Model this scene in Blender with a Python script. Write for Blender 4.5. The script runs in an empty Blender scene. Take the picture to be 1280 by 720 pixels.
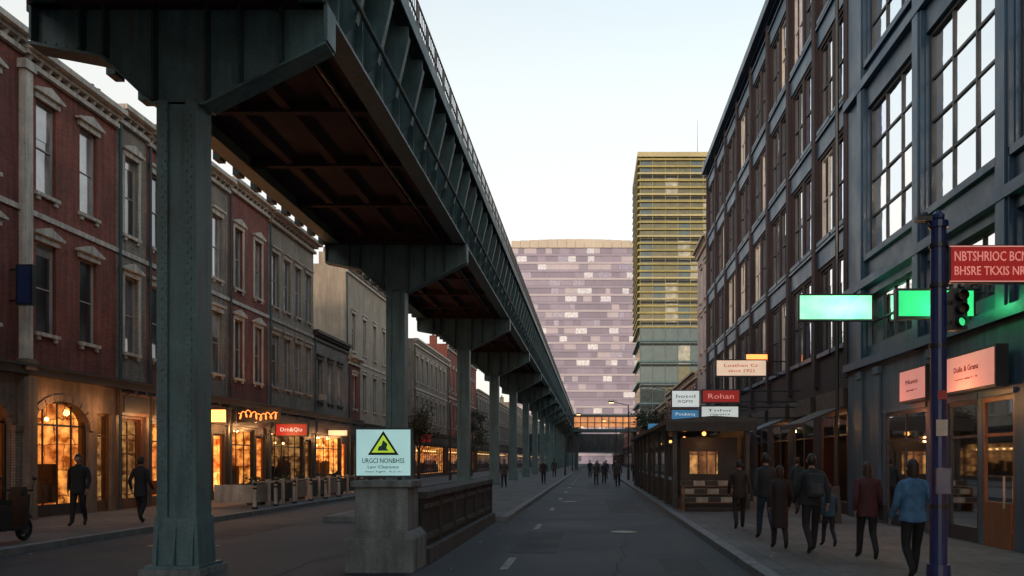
import bpy, bmesh, math, random
from mathutils import Vector, Matrix
random.seed(7)
R=random.random
def U(a,b): return a+(b-a)*R()
scene=bpy.context.scene
scene.view_settings.view_transform='Standard'
scene.view_settings.look='None'
scene.view_settings.exposure=0
# ---------------------------------------------------------------- materials
MATS={}
def newmat(name):
    m=bpy.data.materials.new(name); m.use_nodes=True
    nt=m.node_tree; nt.nodes.clear()
    out=nt.nodes.new('ShaderNodeOutputMaterial')
    MATS[name]=m
    return m,nt,out
def N(nt,t,**kw):
    n=nt.nodes.new(t)
    for k,v in kw.items():
        if hasattr(n,k): setattr(n,k,v)
    return n
def surf(name,col,rough=.7,var=.35,scale=1.5,bump=.15,metal=0,streak=.3,bscale=25,ior=None,col2=None,fine=.15):
    m,nt,out=newmat(name); L=nt.links.new
    bs=N(nt,'ShaderNodeBsdfPrincipled')
    tc=N(nt,'ShaderNodeTexCoord')
    n1=N(nt,'ShaderNodeTexNoise'); n1.inputs['Scale'].default_value=scale; n1.inputs['Detail'].default_value=6; n1.inputs['Roughness'].default_value=.65
    L(tc.outputs['Object'],n1.inputs['Vector'])
    mp=N(nt,'ShaderNodeMapping'); mp.inputs['Scale'].default_value=(3.5,3.5,.35)
    L(tc.outputs['Object'],mp.inputs['Vector'])
    n2=N(nt,'ShaderNodeTexNoise'); n2.inputs['Scale'].default_value=1.6; n2.inputs['Detail'].default_value=5
    L(mp.outputs[0],n2.inputs['Vector'])
    n3=N(nt,'ShaderNodeTexNoise'); n3.inputs['Scale'].default_value=bscale; n3.inputs['Detail'].default_value=4
    L(tc.outputs['Object'],n3.inputs['Vector'])
    def mr(src,lo,hi):
        r=N(nt,'ShaderNodeMapRange'); r.inputs[1].default_value=.3; r.inputs[2].default_value=.7
        r.inputs[3].default_value=lo; r.inputs[4].default_value=hi; L(src,r.inputs[0]); return r.outputs[0]
    a=mr(n1.outputs['Fac'],1-var,1+var*.5); b=mr(n2.outputs['Fac'],1-streak,1+streak*.3); c=mr(n3.outputs['Fac'],1-fine,1+fine)
    mu=N(nt,'ShaderNodeMath',operation='MULTIPLY'); L(a,mu.inputs[0]); L(b,mu.inputs[1])
    mu2=N(nt,'ShaderNodeMath',operation='MULTIPLY'); L(mu.outputs[0],mu2.inputs[0]); L(c,mu2.inputs[1])
    if col2 is not None:
        mc=N(nt,'ShaderNodeMix',data_type='RGBA'); mc.inputs[6].default_value=(*col,1); mc.inputs[7].default_value=(*col2,1)
        rr=N(nt,'ShaderNodeMapRange'); rr.inputs[1].default_value=.52; rr.inputs[2].default_value=.68; L(n2.outputs['Fac'],rr.inputs[0]); L(rr.outputs[0],mc.inputs[0])
        csrc=mc.outputs[2]
    else:
        rg=N(nt,'ShaderNodeRGB'); rg.outputs[0].default_value=(*col,1); csrc=rg.outputs[0]
    vm=N(nt,'ShaderNodeVectorMath',operation='SCALE'); L(csrc,vm.inputs[0]); L(mu2.outputs[0],vm.inputs[3])
    L(vm.outputs[0],bs.inputs['Base Color'])
    bs.inputs['Metallic'].default_value=metal
    r=mr(n1.outputs['Fac'],max(.02,rough-.1),min(1,rough+.1)); L(r,bs.inputs['Roughness'])
    if ior: bs.inputs['IOR'].default_value=ior
    if bump>0:
        bp=N(nt,'ShaderNodeBump'); bp.inputs['Strength'].default_value=bump; bp.inputs['Distance'].default_value=.02
        L(n3.outputs['Fac'],bp.inputs['Height']); L(bp.outputs[0],bs.inputs['Normal'])
    L(bs.outputs[0],out.inputs[0]); return m
def brick(name,c1,c2,mortar,bw=.22,rh=.075,var=.35,msize=.012,rough=.85,off=.5,bstr=.5,scale=.7):
    m,nt,out=newmat(name); L=nt.links.new
    bs=N(nt,'ShaderNodeBsdfPrincipled'); bs.inputs['Roughness'].default_value=rough
    tc=N(nt,'ShaderNodeTexCoord'); bt=N(nt,'ShaderNodeTexBrick')
    bt.inputs['Scale'].default_value=1; bt.inputs['Brick Width'].default_value=bw; bt.inputs['Row Height'].default_value=rh
    bt.inputs['Mortar Size'].default_value=msize; bt.inputs['Color1'].default_value=(*c1,1); bt.inputs['Color2'].default_value=(*c2,1); bt.inputs['Mortar'].default_value=(*mortar,1)
    bt.offset=off
    L(tc.outputs['UV'],bt.inputs['Vector'])
    n1=N(nt,'ShaderNodeTexNoise'); n1.inputs['Scale'].default_value=scale; n1.inputs['Detail'].default_value=8; n1.inputs['Roughness'].default_value=.7
    L(tc.outputs['Object'],n1.inputs['Vector'])
    r=N(nt,'ShaderNodeMapRange'); r.inputs[1].default_value=.3; r.inputs[2].default_value=.7; r.inputs[3].default_value=1-var; r.inputs[4].default_value=1+var*.6
    L(n1.outputs['Fac'],r.inputs[0])
    mp=N(nt,'ShaderNodeMapping'); mp.inputs['Scale'].default_value=(4,4,.3); L(tc.outputs['Object'],mp.inputs['Vector'])
    n2=N(nt,'ShaderNodeTexNoise'); n2.inputs['Scale'].default_value=1.5; n2.inputs['Detail'].default_value=4; L(mp.outputs[0],n2.inputs['Vector'])
    r2=N(nt,'ShaderNodeMapRange'); r2.inputs[1].default_value=.35; r2.inputs[2].default_value=.7; r2.inputs[3].default_value=.66; r2.inputs[4].default_value=1.12; L(n2.outputs['Fac'],r2.inputs[0])
    mu=N(nt,'ShaderNodeMath',operation='MULTIPLY'); L(r.outputs[0],mu.inputs[0]); L(r2.outputs[0],mu.inputs[1])
    vm=N(nt,'ShaderNodeVectorMath',operation='SCALE'); L(bt.outputs['Color'],vm.inputs[0]); L(mu.outputs[0],vm.inputs[3])
    L(vm.outputs[0],bs.inputs['Base Color'])
    iv=N(nt,'ShaderNodeMath',operation='SUBTRACT'); iv.inputs[0].default_value=1; L(bt.outputs['Fac'],iv.inputs[1])
    bp=N(nt,'ShaderNodeBump'); bp.inputs['Strength'].default_value=bstr; bp.inputs['Distance'].default_value=.012
    L(iv.outputs[0],bp.inputs['Height']); L(bp.outputs[0],bs.inputs['Normal'])
    L(bs.outputs[0],out.inputs[0]); return m
def glass(name,col,refl=.25,rough=.03,emit=0,ecol=(1,.6,.25),tint=(1,1,1),wav=.04):
    m,nt,out=newmat(name); L=nt.links.new
    bs=N(nt,'ShaderNodeBsdfPrincipled'); bs.inputs['Roughness'].default_value=.3
    tc=N(nt,'ShaderNodeTexCoord')
    n1=N(nt,'ShaderNodeTexNoise'); n1.inputs['Scale'].default_value=1.1; n1.inputs['Detail'].default_value=5; L(tc.outputs['Object'],n1.inputs['Vector'])
    r=N(nt,'ShaderNodeMapRange'); r.inputs[1].default_value=.35; r.inputs[2].default_value=.65; r.inputs[3].default_value=.4; r.inputs[4].default_value=1.3; L(n1.outputs['Fac'],r.inputs[0])
    vm=N(nt,'ShaderNodeVectorMath',operation='SCALE'); vm.inputs[0].default_value=col; L(r.outputs[0],vm.inputs[3]); L(vm.outputs[0],bs.inputs['Base Color'])
    if emit>0:
        vm2=N(nt,'ShaderNodeVectorMath',operation='SCALE'); vm2.inputs[0].default_value=ecol; L(r.outputs[0],vm2.inputs[3]); L(vm2.outputs[0],bs.inputs['Emission Color']); bs.inputs['Emission Strength'].default_value=emit
    gl=N(nt,'ShaderNodeBsdfGlossy'); gl.inputs['Roughness'].default_value=rough; gl.inputs['Color'].default_value=(*tint,1)
    n2=N(nt,'ShaderNodeTexNoise'); n2.inputs['Scale'].default_value=2.2; n2.inputs['Detail'].default_value=1; L(tc.outputs['Object'],n2.inputs['Vector'])
    bp=N(nt,'ShaderNodeBump'); bp.inputs['Strength'].default_value=wav; bp.inputs['Distance'].default_value=.1; L(n2.outputs['Fac'],bp.inputs['Height']); L(bp.outputs[0],gl.inputs['Normal'])
    fr=N(nt,'ShaderNodeFresnel'); fr.inputs['IOR'].default_value=1.5
    ad=N(nt,'ShaderNodeMath',operation='ADD'); ad.use_clamp=True; ad.inputs[1].default_value=refl; L(fr.outputs[0],ad.inputs[0])
    mx=N(nt,'ShaderNodeMixShader'); L(ad.outputs[0],mx.inputs[0]); L(bs.outputs[0],mx.inputs[1]); L(gl.outputs[0],mx.inputs[2]); L(mx.outputs[0],out.inputs[0]); return m
def clearglass(name):
    m,nt,out=newmat(name); L=nt.links.new
    tr=N(nt,'ShaderNodeBsdfTransparent'); tr.inputs[0].default_value=(.88,.9,.9,1)
    gl=N(nt,'ShaderNodeBsdfGlossy'); gl.inputs['Roughness'].default_value=.03
    fr=N(nt,'ShaderNodeFresnel'); fr.inputs['IOR'].default_value=1.35
    mx=N(nt,'ShaderNodeMixShader'); L(fr.outputs[0],mx.inputs[0]); L(tr.outputs[0],mx.inputs[1]); L(gl.outputs[0],mx.inputs[2]); L(mx.outputs[0],out.inputs[0]); return m
def emis(name,col,st,var=0,scale=4,col2=None):
    m,nt,out=newmat(name); L=nt.links.new
    bs=N(nt,'ShaderNodeBsdfPrincipled'); bs.inputs['Base Color'].default_value=(*[min(.8,c) for c in col],1); bs.inputs['Roughness'].default_value=.4
    bs.inputs['Emission Strength'].default_value=st
    if var>0:
        tc=N(nt,'ShaderNodeTexCoord'); n1=N(nt,'ShaderNodeTexNoise'); n1.inputs['Scale'].default_value=scale; n1.inputs['Detail'].default_value=3; L(tc.outputs['Object'],n1.inputs['Vector'])
        r=N(nt,'ShaderNodeMapRange'); r.inputs[1].default_value=.35; r.inputs[2].default_value=.65; L(n1.outputs['Fac'],r.inputs[0])
        mx=N(nt,'ShaderNodeMix',data_type='RGBA'); mx.inputs[6].default_value=(*(col2 or [c*(1-var) for c in col]),1); mx.inputs[7].default_value=(*col,1); L(r.outputs[0],mx.inputs[0]); L(mx.outputs[2],bs.inputs['Emission Color'])
    else: bs.inputs['Emission Color'].default_value=(*col,1)
    L(bs.outputs[0],out.inputs[0]); return m
def shopwall(name,c1,c2,st,sx=.35,sz=.4,ns=3.5,lo=.08):  # interior light put into the wall colour: patterned emission stands in for lit goods
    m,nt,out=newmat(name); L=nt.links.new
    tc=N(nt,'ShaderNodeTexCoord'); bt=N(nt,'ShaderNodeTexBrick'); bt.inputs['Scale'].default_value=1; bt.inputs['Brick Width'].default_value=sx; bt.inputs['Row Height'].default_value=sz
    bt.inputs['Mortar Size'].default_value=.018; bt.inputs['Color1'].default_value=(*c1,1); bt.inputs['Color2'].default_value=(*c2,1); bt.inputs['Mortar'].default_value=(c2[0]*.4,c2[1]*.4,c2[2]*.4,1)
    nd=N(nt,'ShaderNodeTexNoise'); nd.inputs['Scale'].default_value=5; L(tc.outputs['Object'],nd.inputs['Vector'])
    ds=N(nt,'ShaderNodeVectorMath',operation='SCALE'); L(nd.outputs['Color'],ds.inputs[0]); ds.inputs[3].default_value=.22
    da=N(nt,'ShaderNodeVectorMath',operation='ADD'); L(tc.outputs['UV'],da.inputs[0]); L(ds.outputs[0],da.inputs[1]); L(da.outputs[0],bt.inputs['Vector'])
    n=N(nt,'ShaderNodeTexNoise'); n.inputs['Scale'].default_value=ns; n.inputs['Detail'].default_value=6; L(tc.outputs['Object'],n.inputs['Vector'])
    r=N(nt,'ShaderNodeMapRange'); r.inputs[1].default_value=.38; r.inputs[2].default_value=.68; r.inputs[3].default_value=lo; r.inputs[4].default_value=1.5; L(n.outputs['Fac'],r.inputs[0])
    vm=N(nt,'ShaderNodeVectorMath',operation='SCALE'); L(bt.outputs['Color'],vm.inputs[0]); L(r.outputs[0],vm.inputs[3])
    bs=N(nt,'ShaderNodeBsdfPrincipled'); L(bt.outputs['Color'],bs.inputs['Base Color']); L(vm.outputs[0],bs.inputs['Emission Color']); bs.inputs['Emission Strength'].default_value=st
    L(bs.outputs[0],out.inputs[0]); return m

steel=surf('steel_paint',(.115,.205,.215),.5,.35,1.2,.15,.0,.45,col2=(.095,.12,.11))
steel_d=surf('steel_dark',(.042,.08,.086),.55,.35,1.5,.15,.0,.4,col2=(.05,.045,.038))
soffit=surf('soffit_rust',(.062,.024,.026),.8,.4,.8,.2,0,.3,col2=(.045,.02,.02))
rail=surf('rail_dark',(.02,.023,.025),.5,.2)
conc=surf('concrete',(.20,.215,.21),.85,.4,1.3,.35,0,.5)
conc_d=surf('concrete_dark',(.075,.07,.07),.85,.45,1.3,.35,0,.5)
barrier_m=surf('barrier_panel',(.025,.022,.022),.7,.5,1.5,.3,0,.5)
asphalt=surf('asphalt',(.03,.036,.044),.7,.45,.35,.8,0,0,bscale=60,fine=.3)
pave=brick('paving',(.12,.12,.12),(.085,.087,.09),(.045,.045,.045),.9,.6,.45,.012,.75,scale=.5,bstr=.3)
curbm=surf('curb_stone',(.20,.21,.21),.85,.35,2,.3)
paint=surf('road_paint',(.30,.31,.31),.8,.7,5,.2)
earth=surf('earth',(.06,.06,.06),.95)
brA=brick('brick_red',(.40,.075,.038),(.27,.05,.03),(.19,.105,.075))
brB=brick('brick_red_dark',(.33,.066,.038),(.22,.044,.03),(.15,.085,.065))
brC=brick('brick_cream',(.42,.32,.23),(.31,.235,.175),(.20,.16,.13),var=.3)
brD=brick('brick_grey',(.36,.29,.24),(.27,.22,.19),(.16,.135,.12),var=.4)
brown=brick('brick_brown',(.046,.024,.028),(.035,.019,.023),(.025,.018,.018))
stucco=surf('stucco_beige',(.44,.34,.25),.9,.25,.7,.2,0,.3)
pinkst=surf('stucco_pink',(.36,.29,.29),.9,.25,.7,.2,0,.3)
trim=surf('trim_white',(.64,.54,.44),.7,.3,2,.15,0,.4)
trimg=surf('trim_grey',(.44,.35,.28),.75,.35,2,.2,0,.45)
stone=surf('stone_trim',(.27,.18,.125),.85,.35,2,.4,0,.4)
navy=surf('navy_paint',(.011,.044,.088),.42,.3,1,.08,0,.35)
navy_l=surf('navy_spandrel',(.017,.062,.122),.45,.3,1,.08,0,.3)
greyp=surf('grey_pier',(.045,.09,.13),.6,.3,1,.15,0,.4)
black=surf('black_metal',(.014,.014,.016),.4,.2)
darkw=surf('dark_wood',(.03,.018,.014),.55,.3,3,.1)
woodm=surf('door_wood',(.20,.075,.028),.5,.3,3,.1)
roofm=surf('roof_tar',(.05,.05,.05),.9)
frame_m=surf('window_frame',(.5,.44,.38),.6,.2)
frame_d=surf('window_frame_dark',(.018,.02,.026),.5,.2)
g_dark=glass('glass_dark',(.012,.014,.018),.06)
g_cur=glass('glass_curtain',(.38,.34,.31),.08)
g_blind=glass('glass_blind',(.12,.11,.11),.10)
g_sky=glass('glass_reflective',(.09,.11,.13),.45,tint=(.90,.95,1))
g_sky2=glass('glass_reflective_dull',(.045,.055,.07),.14,tint=(.82,.85,1))
g_red=glass('glass_red_curtain',(.07,.03,.035),.04)
g_warm=glass('glass_warm_room',(.2,.1,.05),.08,emit=.8)
g_green=glass('glass_green_glow',(.02,.15,.07),.12,emit=.22,ecol=(.1,1,.45))  # green sign reflection painted into the transom glass as weak emission
clear=clearglass('clear_glass')
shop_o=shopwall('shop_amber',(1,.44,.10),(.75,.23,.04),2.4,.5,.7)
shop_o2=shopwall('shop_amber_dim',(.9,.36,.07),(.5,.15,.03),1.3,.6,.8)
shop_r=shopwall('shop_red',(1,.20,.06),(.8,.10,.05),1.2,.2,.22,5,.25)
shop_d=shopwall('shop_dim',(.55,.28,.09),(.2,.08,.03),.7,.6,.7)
e_warm=emis('lamp_warm',(1,.55,.2),6)
e_warm2=emis('lamp_amber',(1,.42,.10),3)
e_green=emis('sign_green',(.42,1,.62),1.1,.4,2,(.16,.95,.40))
e_green2=emis('sign_green_deep',(.05,.85,.28),.75,.5,2.5,(.02,.5,.14))
e_white=emis('sign_white',(.80,.92,.90),.45,.15,3)
e_cyan=emis('sign_cyan',(.52,.86,.84),.45,.1,3)
e_beige=emis('sign_beige',(1,.66,.48),.6,.2,3)
e_pink=emis('sign_pink',(1,.36,.30),.42,.2,3)
e_redb=emis('sign_red_board',(.42,.012,.012),.35,.2,5)
e_orange=emis('neon_orange',(1,.22,.05),3)
e_blue=emis('sign_blue',(.06,.28,.55),.35,.2,4)
e_yel=emis('sign_yellow_green',(.55,.85,.05),.45)
e_office=emis('bridge_lit_windows',(1,.36,.13),.7,.6,.6)
ink=surf('ink_black',(.01,.012,.01),.6,.1)
inkg=surf('ink_green',(.02,.12,.10),.6,.1)
bluepole=surf('blue_pole_paint',(.013,.026,.105),.35,.3,2,.05)
rubber=surf('rubber',(.015,.015,.015),.8)
redpaint=surf('red_paint',(.3,.02,.02),.3,.1)
skin=surf('skin',(.36,.2,.14),.55,.1,3,.05)

# ---------------------------------------------------------------- builder
def link(o): scene.collection.objects.link(o)
def empty(name,loc=(0,0,0)):
    e=bpy.data.objects.new(name,None); e.empty_display_size=.3; e.location=loc; link(e); return e
def attach(o,p):
    o.parent=p; o.matrix_parent_inverse=Matrix.Translation(-Vector(p.location))
class B:
    def __init__(s,O=(0,0,0),Uv=(1,0,0),Nv=(0,1,0)):
        s.v=[];s.f=[];s.m=[];s.ml=[];s.O=Vector(O);s.U=Vector(Uv);s.N=Vector(Nv)
    def P(s,u,d,z): return s.O+s.U*u+s.N*d+Vector((0,0,z))
    def mi(s,m):
        if m not in s.ml: s.ml.append(m)
        return s.ml.index(m)
    def poly(s,pts,m):
        i=len(s.v); s.v+= [s.P(*p) for p in pts]; s.f.append(tuple(range(i,i+len(pts)))); s.m.append(s.mi(m))
    def box(s,u0,u1,d0,d1,z0,z1,m):
        if u0>u1:u0,u1=u1,u0
        if d0>d1:d0,d1=d1,d0
        if z0>z1:z0,z1=z1,z0
        i=len(s.v)
        for z in (z0,z1):
            for (a,b) in ((u0,d0),(u1,d0),(u1,d1),(u0,d1)): s.v.append(s.P(a,b,z))
        for f in ((3,2,1,0),(4,5,6,7),(0,1,5,4),(1,2,6,5),(2,3,7,6),(3,0,4,7)):
            s.f.append(tuple(i+k for k in f)); s.m.append(s.mi(m))
    def prism(s,prof,d0,d1,m,axis='d'):
        n=len(prof); i=len(s.v)
        for d in (d0,d1):
            for (a,z) in prof: s.v.append(s.P(a,d,z) if axis=='d' else s.P(d,a,z))
        s.f.append(tuple(range(i,i+n)));s.m.append(s.mi(m)); s.f.append(tuple(range(i+2*n-1,i+n-1,-1)));s.m.append(s.mi(m))
        for k in range(n):
            s.f.append((i+k,i+(k+1)%n,i+n+(k+1)%n,i+n+k)); s.m.append(s.mi(m))
    def cyl(s,p0,p1,r0,r1,m,n=10,cap=True):
        a=s.P(*p0);b=s.P(*p1);ax=(b-a).normalized()
        t=ax.orthogonal().normalized();w=ax.cross(t);i=len(s.v)
        for c,r in ((a,r0),(b,r1)):
            for k in range(n):
                an=2*math.pi*k/n; s.v.append(c+t*math.cos(an)*r+w*math.sin(an)*r)
        for k in range(n): s.f.append((i+k,i+(k+1)%n,i+n+(k+1)%n,i+n+k));s.m.append(s.mi(m))
        if cap:
            s.f.append(tuple(range(i+n-1,i-1,-1)));s.m.append(s.mi(m)); s.f.append(tuple(range(i+n,i+2*n)));s.m.append(s.mi(m))
    def ball(s,c,r,m,n=8,sz=1):
        c=s.P(*c);i=len(s.v);k=n//2
        for a in range(k+1):
            t=math.pi*a/k
            for b in range(n):
                p=2*math.pi*b/n; s.v.append(c+Vector((r*math.sin(t)*math.cos(p),r*math.sin(t)*math.sin(p),r*sz*math.cos(t))))
        for a in range(k):
            for b in range(n):
                s.f.append((i+a*n+b,i+(a+1)*n+b,i+(a+1)*n+(b+1)%n,i+a*n+(b+1)%n));s.m.append(s.mi(m))
    def wall(s,u0,u1,z0,z1,ops,m,d=0,depth=.2,rm=None):
        us=sorted(set([u0,u1]+[x for o in ops for x in o[:2] if u0<x<u1])); zs=sorted(set([z0,z1]+[x for o in ops for x in o[2:4] if z0<x<z1]))
        for j in range(len(zs)-1):
            zc=(zs[j]+zs[j+1])/2; st=None
            for k in range(len(us)):
                inside=True
                if k<len(us)-1:
                    uc=(us[k]+us[k+1])/2
                    inside=any(o[0]<uc<o[1] and o[2]<zc<o[3] for o in ops)
                if not inside and st is None: st=us[k]
                if inside and st is not None:
                    s.poly([(st,d,zs[j]),(us[k],d,zs[j]),(us[k],d,zs[j+1]),(st,d,zs[j+1])],m); st=None
        for o in ops:
            a,b,c,e=o[:4]; q=rm or m
            s.poly([(a,d,c),(a,d-depth,c),(a,d-depth,e),(a,d,e)],q); s.poly([(b,d,c),(b,d-depth,c),(b,d-depth,e),(b,d,e)],q)
            s.poly([(a,d,c),(b,d,c),(b,d-depth,c),(a,d-depth,c)],q); s.poly([(a,d,e),(b,d,e),(b,d-depth,e),(a,d-depth,e)],q)
    def make(s,name,parent=None,smooth=False):
        me=bpy.data.meshes.new(name); me.from_pydata([tuple(v) for v in s.v],[],s.f)
        for m in s.ml: me.materials.append(m)
        for p,i in zip(me.polygons,s.m): p.material_index=i; p.use_smooth=smooth
        uv=me.uv_layers.new(name='UVMap')
        me.update()
        for p in me.polygons:
            n=p.normal; ax=max(range(3),key=lambda k:abs(n[k]))
            for li in p.loop_indices:
                c=me.vertices[me.loops[li].vertex_index].co
                uv.data[li].uv=(c.y,c.z) if ax==0 else ((c.x,c.z) if ax==1 else (c.y,c.x))
        o=bpy.data.objects.new(name,me); link(o)
        if parent: attach(o,parent)
        return o
def text(name,body,loc,width,height,m,parent,rot=(math.pi/2,0,0),ext=.004):
    cu=bpy.data.curves.new(name,'FONT'); cu.body=body; cu.align_x='CENTER'; cu.align_y='CENTER'; cu.extrude=ext; cu.resolution_u=2
    o=bpy.data.objects.new(name,cu); link(o); bpy.context.view_layer.update()
    me=bpy.data.meshes.new_from_object(o.evaluated_get(bpy.context.evaluated_depsgraph_get())); bpy.data.objects.remove(o)
    xs=[v.co.x for v in me.vertices]; ys=[v.co.y for v in me.vertices]
    if not xs: return
    cx=(max(xs)+min(xs))/2; cy=(max(ys)+min(ys))/2; sx=width/(max(xs)-min(xs)); sy=height/(max(ys)-min(ys))
    for v in me.vertices: v.co.x=(v.co.x-cx)*sx; v.co.y=(v.co.y-cy)*sy
    me.materials.clear(); me.materials.append(m)
    o=bpy.data.objects.new(name,me); o.rotation_euler=rot; o.location=loc; link(o)
    if parent: attach(o,parent)
    return o
def light(name,loc,e,col=(1,.6,.3),r=.15,parent=None):
    l=bpy.data.lights.new(name,'POINT'); l.energy=e; l.color=col; l.shadow_soft_size=r
    o=bpy.data.objects.new(name,l); o.location=loc; link(o)
    if parent: attach(o,parent)

# ---------------------------------------------------------------- window piece
def window(b,u0,u1,z0,z1,fm,gl,dep=.17,cols=1,rows=2,fw=.05,bar=.03):
    d=-dep
    b.box(u0,u0+fw,d,d+.07,z0,z1,fm); b.box(u1-fw,u1,d,d+.07,z0,z1,fm)
    b.box(u0+fw,u1-fw,d,d+.07,z0,z0+fw,fm); b.box(u0+fw,u1-fw,d,d+.07,z1-fw,z1,fm)
    a,e,c,f=u0+fw,u1-fw,z0+fw,z1-fw
    for k in range(1,cols):
        x=a+(e-a)*k/cols; b.box(x-bar/2,x+bar/2,d+.005,d+.055,c,f,fm)
    for k in range(1,rows):
        z=c+(f-c)*k/rows; b.box(a,e,d+.007,d+.05,z-bar/2,z+bar/2,fm)
    for i in range(cols):
        for j in range(rows):
            g=gl() if callable(gl) else gl
            x0=a+(e-a)*i/cols; x1=a+(e-a)*(i+1)/cols; y0=c+(f-c)*j/rows; y1=c+(f-c)*(j+1)/rows
            t=U(-.006,.006); t2=U(-.006,.006)
            b.poly([(x0,d+.012+t,y0),(x1,d+.012-t,y0),(x1,d+.012-t+t2,y1),(x0,d+.012+t+t2,y1)],g)
def pick(*a):
    w=sum(x[1] for x in a)
    def f():
        r=R()*w
        for g,k in a:
            r-=k
            if r<=0: return g
        return a[0][0]
    return f
def pickone(*a):
    g=pick(*a)(); return lambda: g

def shop(b,u0,u1,z0,z1,back,fm,mull=3,depthin=2.2,transom=True,gd=.16,sill=.35):
    """glazed shopfront with a room behind it whose walls emit the interior light"""
    q=gd+.035
    b.poly([(u0,-depthin,z0),(u1,-depthin,z0),(u1,-depthin,z1+.2),(u0,-depthin,z1+.2)],back)
    b.poly([(u0-.01,-q,z0),(u0-.01,-depthin,z0),(u0-.01,-depthin,z1+.2),(u0-.01,-q,z1+.2)],back)
    b.poly([(u1+.01,-q,z0),(u1+.01,-depthin,z0),(u1+.01,-depthin,z1+.2),(u1+.01,-q,z1+.2)],back)
    b.poly([(u0,-q,z1+.2),(u1,-q,z1+.2),(u1,-depthin,z1+.2),(u0,-depthin,z1+.2)],darkw)
    b.poly([(u0,-q,z0),(u1,-q,z0),(u1,-depthin,z0),(u0,-depthin,z0)],darkw)
    d=-gd; e=min(.05,gd*.8)
    b.box(u0,u0+.07,d-.03,d+e,z0,z1,fm); b.box(u1-.07,u1,d-.03,d+e,z0,z1,fm)
    b.box(u0+.07,u1-.07,d-.03,d+e,z1-.08,z1,fm); b.box(u0+.07,u1-.07,d-.03,d+e,z0,z0+sill,fm)
    for k in range(1,mull):
        x=u0+(u1-u0)*k/mull; b.box(x-.022,x+.022,d-.02,d+.02,z0+sill,z1-.08,fm)
    if transom: b.box(u0+.07,u1-.07,d-.018,d+.018,z1-.75,z1-.69,fm)
    b.poly([(u0+.07,d,z0+sill),(u1-.07,d,z0+sill),(u1-.07,d,z1-.08),(u0+.07,d,z1-.08)],clear)
    n=int((u1-u0)/.45)
    if depthin>1:
        for k in range(n):
            x=u0+.2+(u1-u0-.4)*(k+.5)/n; w=U(.08,.17); h=U(.3,1.3)
            if R()<.75:
                m=pick((darkw,2),(woodm,2),(conc_d,1),(black,1))(); b.box(x-w,x+w,-U(.9,1.1),-.6,z0+.36,z0+.36+h,m)
                if R()<.6: b.cyl((x,-.8,z0+.36+h),(x,-.8,z0+.36+h+U(.1,.3)),.07,.03,pick((woodm,1),(black,1),(trimg,1))(),7)
        for k in range(max(1,int((u1-u0)/1.2))):
            x=u0+(u1-u0)*(k+.5)/max(1,int((u1-u0)/1.2))
            b.cyl((x,-.9,z1-.45),(x,-.9,z1+.19),.008,.008,black,4); b.ball((x,-.9,z1-.5),.07,e_warm,8)
    else:
        for k in range(n):
            if R()<.6:
                x=u0+.2+(u1-u0-.4)*(k+.5)/n; h=U(.2,.7); b.cyl((x,-depthin+.15,z0+sill),(x,-depthin+.15,z0+sill+h),.07,.05,pick((darkw,1),(woodm,1),(redpaint,1))(),8)

def arch(b,u0,u1,zs,ztop,m,d=0,n=10,depth=.3):
    c=(u0+u1)/2; r=(u1-u0)/2; h=ztop-zs
    pts=[(c-r*math.cos(math.pi*k/n),zs+h*math.sin(math.pi*k/n)) for k in range(n+1)]
    for k in range(n):
        a,e=pts[k],pts[k+1]
        b.poly([(a[0],d,a[1]),(e[0],d,e[1]),(e[0],d,ztop),(a[0],d,ztop)],m)
        b.poly([(a[0],d,a[1]),(e[0],d,e[1]),(e[0],d-depth,e[1]),(a[0],d-depth,a[1])],m)
    for k in range(n):
        t0=math.pi*(k+.06)/n; t1=math.pi*(k+.94)/n
        q=[(c-rr*math.cos(t),zs+hh*math.sin(t)) for (rr,hh,t) in ((r,h,t0),(r,h,t1),(r+.2,h+.2,t1),(r+.2,h+.2,t0))]
        b.prism(q,d+.003,d+.05,stone)

def shell(b,W,H,D,m,parapet=.5):
    b.poly([(0,0,0),(0,-D,0),(0,-D,H),(0,0,H)],m); b.poly([(W,0,0),(W,-D,0),(W,-D,H),(W,0,H)],m)
    b.poly([(0,-D,0),(W,-D,0),(W,-D,H),(0,-D,H)],m)
    b.poly([(0,-.2,H-parapet),(W,-.2,H-parapet),(W,-D,H-parapet),(0,-D,H-parapet)],roofm)
    b.poly([(0,-.25,H-parapet),(W,-.25,H-parapet),(W,-.25,H),(0,-.25,H)],m); b.poly([(0,0,H),(W,0,H),(W,-.25,H),(0,-.25,H)],m)

def cornice(b,W,H,m,proj=.4,h=.55,step=.45):
    b.box(-.0,W,.002,proj*.35,H-h,H-h+.14,m)
    b.box(0,W,.002,proj*.55,H-.26,H-.14,m); b.box(-.03,W+.03,.002,proj,H-.14,H+.02,m)
    x=.15
    while x<W-.15:
        b.prism([(.003,H-h+.141),(proj*.28,H-h+.141),(proj*.5,H-.262),(.003,H-.262)],x,x+.1,m,axis='u'); x+=step

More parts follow.
